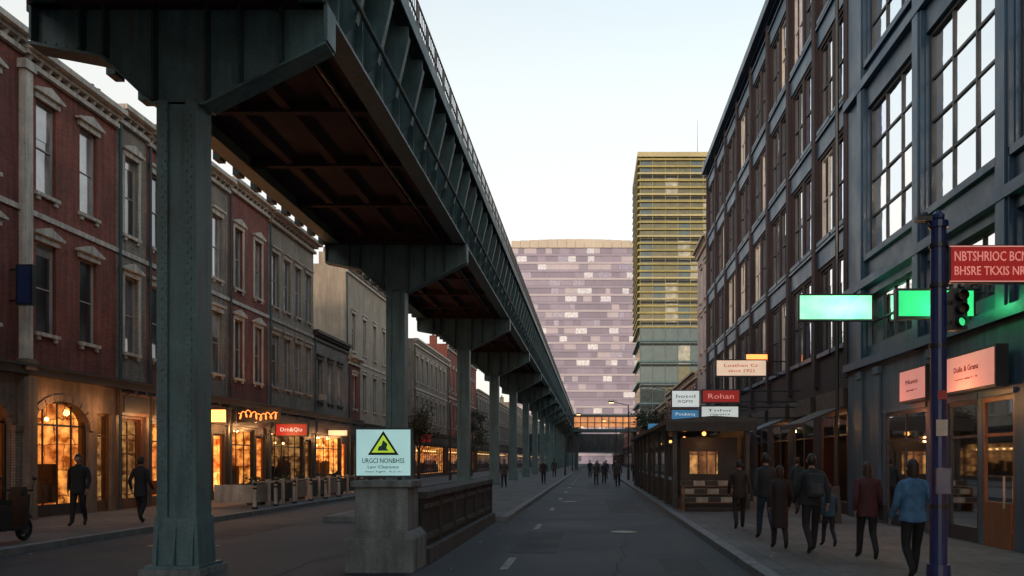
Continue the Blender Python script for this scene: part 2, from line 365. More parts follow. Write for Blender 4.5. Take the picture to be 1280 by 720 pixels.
LX=-15.8; RX=7.8
def left_house(name,y0,y1,H,wm,tm,cols,rows,ground,lint='flat',cor=.4,ww=.92,fm=None,glz=None,D=12,surround=False,X=LX,side=1,shut=None):
    W=y1-y0
    e=empty(name,(X,(y0+y1)/2,0))
    fr=dict(O=(X,y0,0),Uv=(0,1,0),Nv=(side,0,0)); b=B(**fr); t=B(**fr); w=B(**fr); g=B(**fr)
    fm=fm or frame_m
    glz=glz or (lambda: pickone((g_dark,4),(g_blind,2),(g_cur,2),(g_sky2,2),(g_warm,.25)))
    ops=[]
    for (z0,z1) in rows:
        for c in cols:
            ops.append((c-ww/2,c+ww/2,z0,z1))
    gz=4.2
    b.wall(0,W,gz,H,ops,wm,0,.2); shell(b,W,H,D,wm)
    for o in ops:
        gg=glz()
        window(w,*o,fm,gg,cols=1,rows=2)
        if R()<.6:
            zz=o[3]-.06-U(.25,1.1); w.poly([(o[0]+.06,-.14,zz),(o[1]-.06,-.14,zz),(o[1]-.06,-.14,o[3]-.06),(o[0]+.06,-.14,o[3]-.06)],g_cur)
        t.box(o[0]-.1,o[1]+.1,-.1,.1,o[2]-.1,o[2]-.001,tm)
        for s in (o[0]-.02,o[1]-.12): t.box(s,s+.14,.003,.07,o[2]-.22,o[2]-.101,tm)
        if lint=='flat':
            t.box(o[0]-.1,o[1]+.1,.003,.06,o[3]+.001,o[3]+.22,tm)
            t.box(o[0]-.18,o[1]+.18,.003,.14,o[3]+.221,o[3]+.31,tm)
        elif lint=='ped':
            t.box(o[0]-.12,o[1]+.12,.003,.07,o[3]+.001,o[3]+.18,tm)
            cc=(o[0]+o[1])/2
            t.prism([(o[0]-.24,o[3]+.181),(o[1]+.24,o[3]+.181),(o[1]+.24,o[3]+.24),(cc,o[3]+.46),(o[0]-.24,o[3]+.24)],.003,.16,tm)
        if surround:
            t.box(o[0]-.13,o[0]-.001,.003,.05,o[2],o[3],tm); t.box(o[1]+.001,o[1]+.13,.003,.05,o[2],o[3],tm)
        if R()<.08 and side>0:
            t.box(o[0]+.2,o[1]-.2,-.1,.32,o[2]+.06,o[2]+.42,trimg)
    if H>10:
        t.box(0,W,.003,.06,rows[-1][0]-.75,rows[-1][0]-.6,tm)
        cb_=1+U(0,1)
        b.box(cb_,cb_+.9,-2.2,-1.5,H-.5,H+1.1,wm); 
        for q in (.2,.6): b.cyl((cb_+q,-1.85,H+1.1),(cb_+q,-1.85,H+1.45),.11,.09,stone,8)
        b.cyl((W-1.5,-1.6,H-.5),(W-1.5,-1.6,H+.8),.07,.07,steel_d,8)
    t.cyl((.12,.09,.2),(.12,.09,H-.6),.05,.05,steel_d,8)
    cornice(t,W,H,tm,cor)
    t.box(0,W,.002,.22,gz-.02,gz+.2,darkw); t.box(0,W,.002,.3,gz+.201,gz+.28,darkw)
    ground(g,t,W,gz)
    b.make('walls',e); t.make('trim',e); w.make('windows',e); g.make('ground_floor',e)
    return e
def gr_arch(g,t,W,gz,back=None):
    ops=[];k=max(1,int(W/3.4)); sp=W/k
    for i in range(k): ops.append((sp*i+.45,sp*(i+1)-.45 if k>1 or W>6 else 3.6,.14,3.55))
    if k==1: ops=[(.5,3.3,.14,3.55),(3.75,4.6,.14,3.3)]
    g.wall(0,W,0,gz,ops,stone,0,.35)
    for i,o in enumerate(ops):
        if o[1]-o[0]>1.5:
            arch(g,o[0],o[1],2.7,3.55,stone); shop(g,o[0],o[1],.14,3.55,back or shop_o2,darkw,4,2.5)
        else: shop(g,o[0],o[1],.14,3.3,shop_d,woodm,1,1.5)
        if k>1:
            for s in (o[0]-.28,o[1]+.02): g.box(s,s+.26,.003,.12,0,2.6,brC); g.box(s-.04,s+.3,.003,.17,2.601,2.75,stone)
def gr_shop(back,fm,sign=None,door=True):
    def f(g,t,W,gz):
        dw=1.1 if door else 0
        ops=[(.35,W-.35-dw-.25 if door else W-.35,.14,3.2)]
        if door: ops.append((W-.35-dw,W-.35,.14,2.9))
        g.wall(0,W,0,gz,ops,fm,0,.2)
        shop(g,*ops[0],back,fm,max(2,int(W/1.2)))
        if door: shop(g,*ops[1],back,woodm,1,1.6,False)
        g.box(.1,W-.1,.003,.16,3.3,4.05,fm)
        g.box(.2,W-.2,.161,.18,3.4,3.95,sign or darkw)
        for x in [W*(k+.5)/3 for k in range(3)]:
            g.cyl((x,.18,4.0),(x,.5,4.12),.015,.015,black,5); g.cyl((x,.5,4.14),(x,.5,4.02),.03,.09,black,8)
    return f
rowsL=[(5.45,8.05),(9.45,12.1)]
left_house('brick_house',-38,-18,13.3,brA,trim,[1.5+2.2*i for i in range(8)],rowsL,gr_arch)
left_house('brick_house',-18,4,13.8,brC,trimg,[1.5+2.2*i for i in range(9)],rowsL,gr_shop(shop_d,darkw))
left_house('brick_house',4,24.35,13.6,brB,trim,[1.3+2.2*i for i in range(9)],rowsL,gr_arch,'ped')
eA=left_house('brick_house',24.35,29.2,13.35,brA,trim,[1.12,3.25],rowsL,gr_arch,'ped')
pb=B((LX,24.35,0),(0,1,0),(1,0,0)); pb.box(-.1,.22,.002,.2,4.6,12.6,trim); pb.box(-.18,.3,.002,.26,12.6,12.85,trim); pb.box(-.18,.3,.002,.28,4.3,4.6,stone); pb.box(-.14,.26,.002,.3,0,4.1,stone)
pb.make('pilaster',eA)
left_house('brick_house',29.2,31.2,13.6,brC,trim,[.95],rowsL,gr_shop(shop_d,woodm,door=False),'ped',surround=True)
left_house('brick_house',31.2,34.2,13.5,brA,trim,[.8,2.2],rowsL,gr_shop(shop_o2,woodm,door=False),'flat')
left_house('brick_house',34.2,38.2,13.9,brC,trim,[1.0,2.9],rowsL,gr_shop(shop_o,darkw),'flat')
left_house('brick_house',38.2,42.9,14.1,brA,trim,[1.1,3.4],rowsL,gr_shop(shop_o2,black),'ped',surround=True)
left_house('brick_house',42.9,49.9,14.0,brC,trimg,[1.0,2.7,4.4,6.1],rowsL,gr_shop(shop_d,darkw),'flat',cor=.55)
left_house('brick_house',49.9,57,9.2,brD,darkw,[1.2,3.2,5.2],[(5.2,7.6)],gr_shop(shop_o,black),'flat',cor=.3)
left_house('stucco_house',60,78,15.2,stucco,trim,[2+3*i for i in range(5)],rowsL,gr_shop(shop_d,darkw),X=-16.8,D=20)
left_house('brick_house',57,60,8.6,brB,trim,[1.5],[(5.2,7.4)],gr_shop(shop_d,darkw))
left_house('brick_house',78,96,12.6,brC,trim,[1.5+2.4*i for i in range(7)],[(5.4,7.6),(8.9,11.2)],gr_shop(shop_o2,darkw))
left_house('brick_house',96,120,14.5,brA,trim,[1.5+2.4*i for i in range(9)],rowsL,gr_shop(shop_o2,darkw))
left_house('brick_house',120,170,11.5,brD,trim,[1.5+3*i for i in range(16)],[(5.4,7.6),(8.4,10.4)],gr_shop(shop_d,darkw))
left_house('brick_house',170,330,13,brC,trim,[2+4*i for i in range(39)],[(5.4,7.6),(8.9,11.2)],gr_shop(shop_d,darkw))
# ---------------------------------------------------------------- right: navy building
def navy_building():
    y0=-9.3; W=26.4-y0; H=21.6; X=RX-.12
    e=empty('navy_loft_building',(X,20,0)); fr=dict(O=(X,y0,0),Uv=(0,1,0),Nv=(-1,0,0))
    b=B(**fr); w=B(**fr); t=B(**fr); g=B(**fr)
    ops=[]
    for k in range(8):
        a=24.5-y0-k*4.3; 
        for (z0,z1) in ((7.5,11.6),(12.9,16.7),(18.0,20.6)): ops.append((a-3.6,a+.05,z0,z1))
    b.wall(0,W,4.4,H,ops+[(24.5-y0-k*4.3-3.5,24.5-y0-k*4.3,4.95,6.35) for k in range(8)],navy,0,.32); shell(b,W,H,18,navy)
    for o in ops:
        window(w,*o,frame_d,pick((g_sky,9),(g_sky2,1.3),(g_cur,.5),(g_dark,.3)),.17,3,4,.09,.06)
        t.box(o[0]-.12,o[1]+.08,-.05,.10,o[2]-.16,o[2]-.001,navy_l)
    for k in range(8):
        a=24.5-y0-k*4.3
        window(w,a-3.5,a,4.95,6.35,frame_d,pick((g_green if k in(0,1) else g_dark,3),(g_dark,2)),.2,4,2,.07,.04)
        t.box(a+.09,a+.66,.003,.10,4.4,H-.4,navy)
        t.box(a+.2,a+.55,.101,.14,4.6,H-.8,navy_l)
    for z in (4.4,6.6,12.2,17.2): t.box(0,W,.002,.16,z,z+.22,navy_l)
    t.box(0,W,.002,.35,H-.3,H+.05,navy_l)
    G=[(20.2,23.0,shop_r,2),(17.5,18.95,shop_o2,1),(16.0,17.3,shop_o,1)]+[(15.2-k*4.3-3.2,15.2-k*4.3,shop_o2 if k%2 else shop_d,3) for k in range(5)]
    gops=[(a-y0,c-y0,.14,3.0) for a,c,_,_ in G]
    g.wall(0,W,0,4.4,gops,greyp,0,.05)
    for o,(a,c,bk,mu) in zip(gops,G):
        shop(g,*o,bk,woodm if bk is shop_o else frame_d,mu,.45 if bk is shop_r else (.8 if a>15 else 2.0),True,.04,.3)
        g.box(o[0]-.08,o[1]+.08,.003,.06,3.02,3.12,navy_l)
    g.box(16.12-y0,17.18-y0,-.035,.0,.14,1.0,woodm); g.cyl((16.3-y0,.05,.9),(16.3-y0,.05,1.5),.02,.02,trimg,6)
    for yv in (23.35,24.9,19.1,19.6):
        g.box(yv-y0,yv-y0+.4,.003,.06,0,4.1,greyp); g.box(yv-y0-.04,yv-y0+.44,.003,.10,4.1,4.3,greyp); g.box(yv-y0-.04,yv-y0+.44,.003,.09,0,.45,conc_d)
    b.make('walls',e); w.make('windows',e); t.make('trim',e); g.make('ground_floor',e)
    light('shop_lamp',(X-.8,21.5,2.9),28,(1,.35,.2),.1,e); light('shop_lamp',(X-.8,17.3,2.95),30,(1,.5,.2),.1,e)
    for (a,c,m,tx) in ((16.0,18.5,e_pink,'Dolle & Grana'),(19.35,21.0,e_pink,'Nuvo')):
        s=empty('fascia_sign',(X,(a+c)/2,3.5)); q=B((X,a,0),(0,1,0),(-1,0,0))
        q.box(0,c-a,.105,.34,3.14,3.92,black); q.box(.05,c-a-.05,.341,.355,3.19,3.87,m); q.make('panel',s)
        text('lettering',tx,(X-.357,(a+c)/2,3.6),(c-a)*.45,.11,redpaint,s,(math.pi/2,0,-math.pi/2)); text('small_lettering','ouvert daily 7 - 9',(X-.357,(a+c)/2,3.4),(c-a)*.4,.05,redpaint,s,(math.pi/2,0,-math.pi/2))
navy_building()
def brown_building():
    y0=26.4; W=59-y0; H=21.3; X=RX
    e=empty('brown_brick_warehouse',(X,43,0)); fr=dict(O=(X,y0,0),Uv=(0,1,0),Nv=(-1,0,0))
    b=B(**fr); w=B(**fr); t=B(**fr); g=B(**fr)
    nb=8; sp=W/nb; ops=[]
    rows=[(5.4,8.2),(9.2,12.0),(13.0,15.8),(16.8,19.7)]
    for k in range(nb):
        for z in rows:
            for q in (0,1):
                a=k*sp+.42+q*(sp-.84+.3)/2; ops.append((a,a+(sp-.84-.3)/2,*z))
    b.wall(0,W,4.3,H,ops,brown,0,.28); shell(b,W,H,18,brown)
    for o in ops:
        window(w,*o,frame_d if R()<.8 else frame_m,pickone((g_dark,3.2),(g_sky2,4.5),(g_sky,2.6),(g_red,2.2),(g_cur,.8)),.13,2,2,.07,.045)
        if R()<.5:
            hh=U(.3,1.3); w.poly([(o[0]+.08,-.105,o[3]-.08-hh),(o[1]-.08,-.105,o[3]-.08-hh),(o[1]-.08,-.105,o[3]-.08),(o[0]+.08,-.105,o[3]-.08)],pick((g_cur,1),(g_red,2),(g_blind,1))())
        t.box(o[0]-.05,o[1]+.05,-.05,.12,o[2]-.14,o[2]-.001,navy_l)
    for (z0,z1) in rows:
        t.box(0,W,.003,.05,z1+.12,z1+.72,navy_l); t.box(0,W,.003,.13,z1+.721,z1+.80,navy)
    for k in range(nb+1):
        x=min(max(k*sp-.2,0),W-.4); t.box(x,x+.4,.004,.15,4.3,H-.5,brown)
    t.box(0,W,.19,.45,H-.4,H,navy); t.box(0,W,.004,.189,H-.5,H-.001,navy)
    t.cyl((.6,.28,0.2),(.6,.28,H-.5),.06,.06,black,8)
    gops=[(k*sp+.5,(k+1)*sp-.5,.14,3.3) for k in range(nb)]
    g.wall(0,W,0,4.3,gops,brown,0,.05)
    bk=[shop_o2,shop_o2,shop_d,shop_r,shop_d,shop_o2,shop_d,shop_o]
    for k,o in enumerate(gops):
        shop(g,*o,bk[k],darkw,2,.9,True,.04)
        g.box(o[0]-.1,o[1]+.1,.004,.14,3.4,4.0,pick((darkw,2),(navy,2),(black,1))())
        if k%2==0:
            g.prism([(.15,3.45),(1.35,2.95),(1.35,2.82),(1.30,2.82),(1.30,2.93),(.15,3.38)],o[0],o[1],[darkw,navy,black,darkw][k//2],axis='u')
    b.make('walls',e); w.make('windows',e); t.make('trim',e); g.make('ground_floor',e)
    light('shop_lamp',(X-.6,28.6,3.0),25,(1,.5,.2),.1,e); light('shop_lamp',(X-.6,37,3.0),25,(1,.5,.2),.1,e)
brown_building()
rr=[(5.4,8),(9.4,12),(13,15.4)]
def rhouse(name,y0,y1,H,wm,rows,D=14,X=RX,st=2.3):
    n=int((y1-y0-1)/st)
    left_house(name,y0,y1,H,wm,trimg,[1.3+st*i for i in range(n)],rows,gr_shop(random.choice([shop_d,shop_o2]),darkw),'flat',X=X,side=-1,D=D)
rhouse('stucco_house',59.1,65,17,pinkst,rr)
rhouse('brick_house',65,90,8.4,brB,[(5.2,7.2)])
rhouse('brick_house',90,148,7.8,brB,[(5.2,6.8)])
rhouse('brick_house',172,330,9,brB,[(5.2,7.2)],st=4)
# ---------------------------------------------------------------- gold louvred tower
def tower():
    e=empty('glass_office_tower',(15,158,0)); b=B(); l=B()
    x0,x1,y0,y1,H=7.9,21.2,149,168,53.4
    gold=surf('louvre_gold',(.46,.36,.11),.5,.25,.2,0,0,.2)
    ivory=surf('louvre_ivory',(.60,.49,.24),.5,.2,.2,0,0,.2)
    gg=glass('tower_glass_olive',(.07,.06,.022),.06,tint=(1,.88,.55)); gb=glass('tower_glass_teal',(.035,.05,.045),.05,tint=(.8,.95,.9)); gl=glass('tower_blind',(.38,.33,.19),.08)
    b.box(x0+.3,x1-.3,y0+.3,y1-.3,0,H-.3,roofm)
    fh=3.55; nf=15
    for f in range(nf):
        z=f*fh
        for i in range(6):
            a=x0+.25+(x1-x0-.5)*i/6; c=x0+.25+(x1-x0-.5)*(i+1)/6
            m=pick((gg,5),(gl,1.6),(gb,1))() if z>24 else pick((gb,6),(gg,2),(gl,.3))()
            b.box(a+.04,c-.04,y0+.2,y0+.28,z+.3,min(z+fh-.1,H-.4),m)
        for i in range(7):
            a=y0+.3+(y1-y0-.6)*i/7; c=y0+.3+(y1-y0-.6)*(i+1)/7
            b.box(x0+.2,x0+.28,a+.04,c-.04,z+.3,min(z+fh-.1,H-.4),pick((gg,3),(gb,2))())
    z=.6; k=0
    while z<H:
        up=z>24
        if up or k%3==0:
            l.box(x0-.15,x1,y0-.2,y0+.19,z,z+.3,(gold if k%3 else ivory) if up else steel); l.box(x0-.2,x0+.19,y0+.2,y1,z,z+.3,gold if up else steel)
        z+=1.18; k+=1
    for i in range(7):
        a=x0+.25+(x1-x0-.5)*i/6; l.box(a-.04,a+.04,y0+.0,y0+.29,24,H-.3,gold); l.box(a-.04,a+.04,y0+.0,y0+.29,0,23.99,steel)
    l.box(x0-.2,x1+.1,y0-.25,y1,H-.3,H+.5,ivory)
    l.cyl((x0+10.9,y0+8,H),(x0+10.9,y0+8,H+9),.06,.02,black,5)
    b.make('curtain_wall',e); l.make('louvres',e)
tower()
# ---------------------------------------------------------------- big checkered block closing the street
def block():
    e=empty('panelled_office_block',(-8,430,0)); b=B()
    x0,x1,y0,H=-38.5,22.8,420,103
    t1=surf('panel_lilac',(.42,.34,.41),.5,.2,.05,0,0,.1); t2=surf('panel_grey',(.33,.27,.33),.5,.2,.05,0,0,.1)
    t3=surf('panel_pale',(.62,.51,.53),.5,.15,.05,0,0,.1); cream=surf('parapet_cream',(.70,.56,.42),.6,.15,.05,0,0,.1)
    gw=glass('block_window',(.22,.17,.22),.14,tint=(.9,.8,.92)); gw2=glass('block_window_bright',(.55,.45,.47),.2)
    b.box(x0+.5,x1-.5,y0+.6,y0+60,0,H-2,t2)
    rows=27; rh=H/rows
    for r in range(rows):
        z=r*rh; x=x0
        while x<x1-.1:
            w=min(U(2.2,6.5),x1-x); m=pick((t1,4),(t2,4),(t3,2.2 if r>12 else 1.3),(gw,2),(gw2,1.5))()
            off=U(0,.12)
            b.box(x+.03,x+w-.03,y0+off,y0+.59,z+rh*.30,z+rh*.97,m)
            x+=w
        b.box(x0,x1,y0-.15,y0+.59,z+.0,z+rh*.27,t3 if r%2 else t1)
    n=14
    for i in range(n):
        a=x0+(x1-x0)*i/n; c=x0+(x1-x0)*(i+1)/n; h=3.2+1.0*math.sin(math.pi*(i+.5)/n)
        b.box(a+.05,c-.05,y0-.4,y0+58,H+.05,H+h,cream)
    b.make('facade',e)
block()
# ---------------------------------------------------------------- viaduct
PX=-6.53; DY0=-30; DY1=405
def rivet_line(b,pts,r=.022):
    for p in pts: 
        u,d,z=p; b.prism([(u-r,z-r*.5),(u-r*.5,z-r),(u+r*.5,z-r),(u+r,z-r*.5),(u+r,z+r*.5),(u+r*.5,z+r),(u-r*.5,z+r),(u-r,z+r*.5)],d,d-.016,steel)
def pier(e,y,detail):
    b=B()
    w=.31;dp=.28
    b.box(PX-w+.07,PX+w-.07,y-.03,y+.03,.7,7.45,steel_d)
    for s in (-1,1):
        b.box(PX+s*w,PX+s*(w-.069),y-dp,y+dp,.7,7.45,steel)
        b.box(PX+s*(w-.07),PX+s*(w-.17),y-dp,y-dp+.03,.7,7.45,steel); b.box(PX+s*(w-.07),PX+s*(w-.17),y+dp-.03,y+dp,.7,7.45,steel)
    b.box(PX-.16,PX+.16,y-dp+.06,y-dp+.09,.7,7.45,steel)
    b.box(PX-.48,PX+.48,y-.5,y+.5,.0,.10,conc); b.box(PX-.43,PX+.43,y-.44,y+.44,.101,.15,steel)
    b.prism([(PX-w-.06,.151),(PX+w+.06,.151),(PX+w+.02,.9),(PX-w-.02,.9)],y-dp-.03,y+dp+.03,steel)
    for s in (-.28,0,.28):
        b.prism([(y-dp-.031,.152),(y-dp-.12,.152),(y-dp-.031,.82)],PX+s-.015,PX+s+.015,steel,axis='u')
    hl,hr=-8.9,-4.2; zt=9.0
    bot=[(hl,8.42),(PX-1.2,8.2),(PX-.42,7.46),(PX+.42,7.46),(hr,8.42)]
    b.prism(bot+[(hr,zt),(hl,zt)],y-.03,y+.03,steel)
    for p,q in zip(bot,bot[1:]):
        b.prism([p,q,(q[0],q[1]-.045),(p[0],p[1]-.045)],y-.22,y+.22,steel)
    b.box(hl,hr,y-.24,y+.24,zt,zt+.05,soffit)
    def zb(x):
        for p,q in zip(bot,bot[1:]):
            if p[0]<=x<=q[0]: return p[1]+(q[1]-p[1])*(x-p[0])/(q[0]-p[0])
        return 8.42
    for x in (hl+.02,-8.1,PX-1.2,PX-.42,PX+.42,PX+.95,PX+1.6,hr-.02):
        for s in (-1,1): b.box(x-.018,x+.018,y+s*.031,y+s*.2,zb(x)+.03,zt-.001,steel_d if x not in (hl+.02,hr-.02) else steel)
    b.box(hr,hr+.03,y-.22,y+.22,8.42,zt,steel)
    if detail:
        for s in (-1,1):
            rivet_line(b,[(PX+s*(w-.08),y-dp,.98+.16*k) for k in range(40)],.018); rivet_line(b,[(PX+s*(w-.14),y-dp,1.06+.16*k) for k in range(40)],.015)
        rivet_line(b,[(hl+.15+.17*k,y-.031,zt-.08) for k in range(27)])
        rivet_line(b,[(hl+.15+.17*k,y-.031,zb(hl+.15+.17*k)+.09) for k in range(27)])
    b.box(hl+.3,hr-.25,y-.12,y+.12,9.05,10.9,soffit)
    b.make('pier',e)
def viaduct():
    e=empty('elevated_railway_viaduct',(PX,100,0))
    ys=[-17,-1.5,14.1,29.5,44.9]
    while ys[-1]<395: ys.append(ys[-1]+14)
    for y in ys: pier(e,y,12<y<46)
    g=B()
    for s,gx in ((1,-4.42),(-1,-8.62)):
        g.box(gx-.02,gx+.02,DY0,DY1,9.06,11.1,steel)
        g.box(gx-.2,gx+.2,DY0,DY1,9.0,9.059,steel); g.box(gx-.2,gx+.2,DY0,DY1,11.101,11.16,steel)
        y=DY0+.3; k=0
        while y<DY1:
            big=(k%2==0)
            if big:
                prof=[(gx+s*.021,9.3),(gx+s*.24,9.5),(gx+s*.52,10.75),(gx+s*.52,11.0),(gx+s*.021,11.0)]
                g.prism(prof,y,y+.05,steel)
                p1=(gx+s*.24,9.5);p2=(gx+s*.52,10.75)
                g.prism([p1,(p1[0]+s*.03,p1[1]),(p2[0]+s*.03,p2[1]),p2],y-.06,y+.11,steel)
            else: g.box(gx+s*.021,gx+s*.16,y,y+.03,9.06,11.1,steel)
            y+=.78 if y<150 else 1.6; k+=1
    g.box(-4.25,-3.86,DY0,DY1,11.161,11.24,steel_d); g.box(-9.18,-8.8,DY0,DY1,11.161,11.24,steel_d)
    g.box(-3.859,-3.83,DY0,DY1,11.02,11.34,steel); g.box(-9.21,-9.181,DY0,DY1,11.02,11.34,steel)
    g.make('plate_girders',e)
    s=B()
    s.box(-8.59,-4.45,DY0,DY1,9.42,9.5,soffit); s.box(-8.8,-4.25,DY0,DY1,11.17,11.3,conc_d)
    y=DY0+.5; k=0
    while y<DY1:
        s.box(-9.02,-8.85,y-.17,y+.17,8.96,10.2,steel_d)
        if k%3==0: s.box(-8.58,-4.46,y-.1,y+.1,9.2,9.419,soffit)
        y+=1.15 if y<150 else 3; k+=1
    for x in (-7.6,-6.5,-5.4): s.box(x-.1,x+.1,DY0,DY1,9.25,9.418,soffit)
    s.make('deck_soffit',e)
    r=B(); y=DY0
    while y<DY1:
        for x in (-4.02,-9.02): 
            r.box(x-.025,x+.025,y-.025,y+.025,11.241,12.36,rail)
        y+=1.17
    for z in (11.55,11.95,12.34):
        for x in (-4.02,-9.02): r.box(x-.018,x+.018,DY0,DY1,z,z+.035,rail)
    y=DY0
    while y<90:
        r.box(-4.028,-4.012,y,y+.012,11.56,12.33,rail); y+=.195
    r.make('handrail',e)
    c=B(); c.cyl((-4.1,DY0,9.75),(-4.1,200,9.75),.05,.05,steel_d,8); c.cyl((-5.0,DY0,8.98),(-5.0,200,8.98),.04,.04,rail,6); c.make('conduit',e)
viaduct()
# ---------------------------------------------------------------- ground, road, pavements
LEAF=surf('leaf_green',(.04,.06,.022),.6,.5,3,0)
LEAF2=surf('leaf_autumn',(.10,.07,.03),.6,.5,3,0)
bark=surf('bark',(.06,.045,.035),.9,.4,4,.5)
def ground():
    b=B(); b.box(-900,900,-200,1800,-.5,-.012,earth); b.make('ground')
    b=B(); b.box(-11.0,2.5,-60,420,-.1,0,asphalt); b.make('road')
    p=B(); 
    asp2=surf('asphalt_patch',(.022,.024,.028),.75,.3,1,.7,0,0,bscale=60)
    for (x,y,w,l) in ((-1.6,17,.9,5),(.6,30,1.2,9),(-9.4,20,1.2,4.5),(-5.2,19,1,6),(1.2,13,.7,3),(-8.6,34,1,12),(-.3,55,1.6,14)): p.box(x,x+w,y,y+l,.0005,.004,asp2)
    for (x,y,n) in ((.2,12.5,16),(-1.9,24,14),(-9.8,14,18),(-5,13.5,14)):
        px,py=x,y
        for k in range(n):
            nx,ny=px+U(-.12,.14),py+U(.3,.6); p.poly([(px,py,.0048),(px+.03,py,.0048),(nx+.03,ny,.0048),(nx,ny,.0048)],rubber); px,py=nx,ny
    p.cyl((.8,22,.0005),(.8,22,.007),.33,.33,black,20); p.cyl((-9.0,18.5,.0005),(-9.0,18.5,.007),.33,.33,black,20); p.cyl((-1,38,.0005),(-1,38,.007),.33,.33,black,20)
    p.make('road_repairs')
    m=B(); y=-12
    while y<300: m.box(-1.52,-1.38,y+1.2,y+3.0,.0045,.009,paint); y+=8.4
    y=-10
    while y<200: m.box(-7.9,-7.8,y,y+1.5,.0045,.009,paint) if not 12<y<16 else None; y+=9
    m.make('road_markings')
    s=B(); s.box(2.72,RX+1,-60,420,-.1,.13,pave); s.make('pavement')
    s=B(); s.box(LX-1.5,-11.22,-60,420,-.1,.13,pave); s.make('pavement')
    s=B(); s.box(-7.6,-2.65,26,410,-.1,.15,pave); s.make('median_pavement')
    c=B()
    def run(x0,x1,y0,y1,h):
        y=y0
        while y<y1:
            c.box(x0,x1,y+.006,min(y+1.2,y1)-.006,-.1,h+U(-.004,.004),curbm); y+=1.2 if y<120 else 6
    run(2.5,2.72,-20,300,.135); run(-11.22,-11.0,-20,300,.135); run(-2.65,-2.43,25.8,300,.155); run(-7.82,-7.6,25.8,300,.155); c.box(-7.82,-2.43,25.6,25.8,-.1,.155,curbm)
    c.make('kerb')
    l=B()
    for k in range(420):
        gx=random.choice([2.42,-10.92,-2.35,2.3,-10.8,3.2]); x=gx+random.gauss(0,.12); y=U(9,60); z=.008 if x<2.5 else .14; s_=U(.02,.05); a=U(0,3.14)
        d1=Vector((math.cos(a),math.sin(a),U(-.1,.3)))*s_; d2=Vector((-math.sin(a),math.cos(a),0))*s_*.6; p0=Vector((x,y,z+.012))
        l.poly([tuple(p0-d1),tuple(p0+d2),tuple(p0+d1),tuple(p0-d2)],random.choice([LEAF2,LEAF2,trimg,bark]))
    l.make('fallen_leaves')
ground()
def barrier():
    e=empty('concrete_barrier',(-3.1,20,0)); b=B()
    b.box(-3.38,-2.78,15.1,25.3,0,.28,conc_d)
    y=15.12
    while y<25:
        b.box(-3.24,-2.92,y,y+1.66,.28,1.14,barrier_m); 
        b.box(-2.919,-2.88,y+.15,y+1.5,.4,.5,conc_d); b.box(-2.919,-2.88,y+.15,y+1.5,.95,1.04,conc_d)
        b.box(-3.27,-2.87,y+1.67,y+1.70,.28,1.14,conc_d); y+=1.70
    b.box(-3.32,-2.84,15.1,25.3,1.141,1.25,conc_d)
    b.make('wall',e)
    e=empty('sign_pedestal',(-3.45,14.6,0)); b=B()
    b.box(-3.93,-2.83,13.95,15.05,0,.55,conc); b.prism([(-3.93,.551),(-2.83,.551),(-2.93,.66),(-3.83,.66)],14.0,15.0,conc)
    b.box(-3.8,-2.95,14.1,14.95,.661,1.36,conc); b.box(-3.86,-2.89,14.04,15.0,1.361,1.47,conc)
    b.make('pedestal',e)
    o=e.children[0]
    md=o.modifiers.new('bev','BEVEL'); md.width=.015; md.segments=2
    e=empty('warning_sign',(-3.37,14.3,1.5)); b=B()
    b.box(-3.83,-2.9,14.2,14.28,1.52,2.32,steel_d); b.box(-3.80,-2.93,14.192,14.199,1.55,2.29,e_cyan)
    for x in (-3.6,-3.13): b.box(x-.03,x+.03,14.281,14.33,1.471,2.2,steel_d)
    cx=-3.365; q=14.19
    b.prism([(cx-.25,1.88),(cx+.25,1.88),(cx,2.27)],q,q-.004,ink); b.prism([(cx-.185,1.92),(cx+.185,1.92),(cx,2.205)],q-.0045,q-.008,e_yel)
    b.prism([(cx-.09,1.95),(cx+.09,1.95),(cx+.05,1.99),(cx+.07,2.06),(cx+.0,2.12),(cx-.03,2.03),(cx-.07,2.02)],q-.0085,q-.012,inkg)
    b.make('panel',e)
    text('lettering','URGCI NONBHSS',(cx,q-.002,1.79),.68,.08,inkg,e); text('lettering','Lavr Clsarence',(cx,q-.002,1.69),.5,.05,inkg,e); text('lettering','max hght  4.2 m',(cx,q-.002,1.61),.58,.035,inkg,e)
barrier()
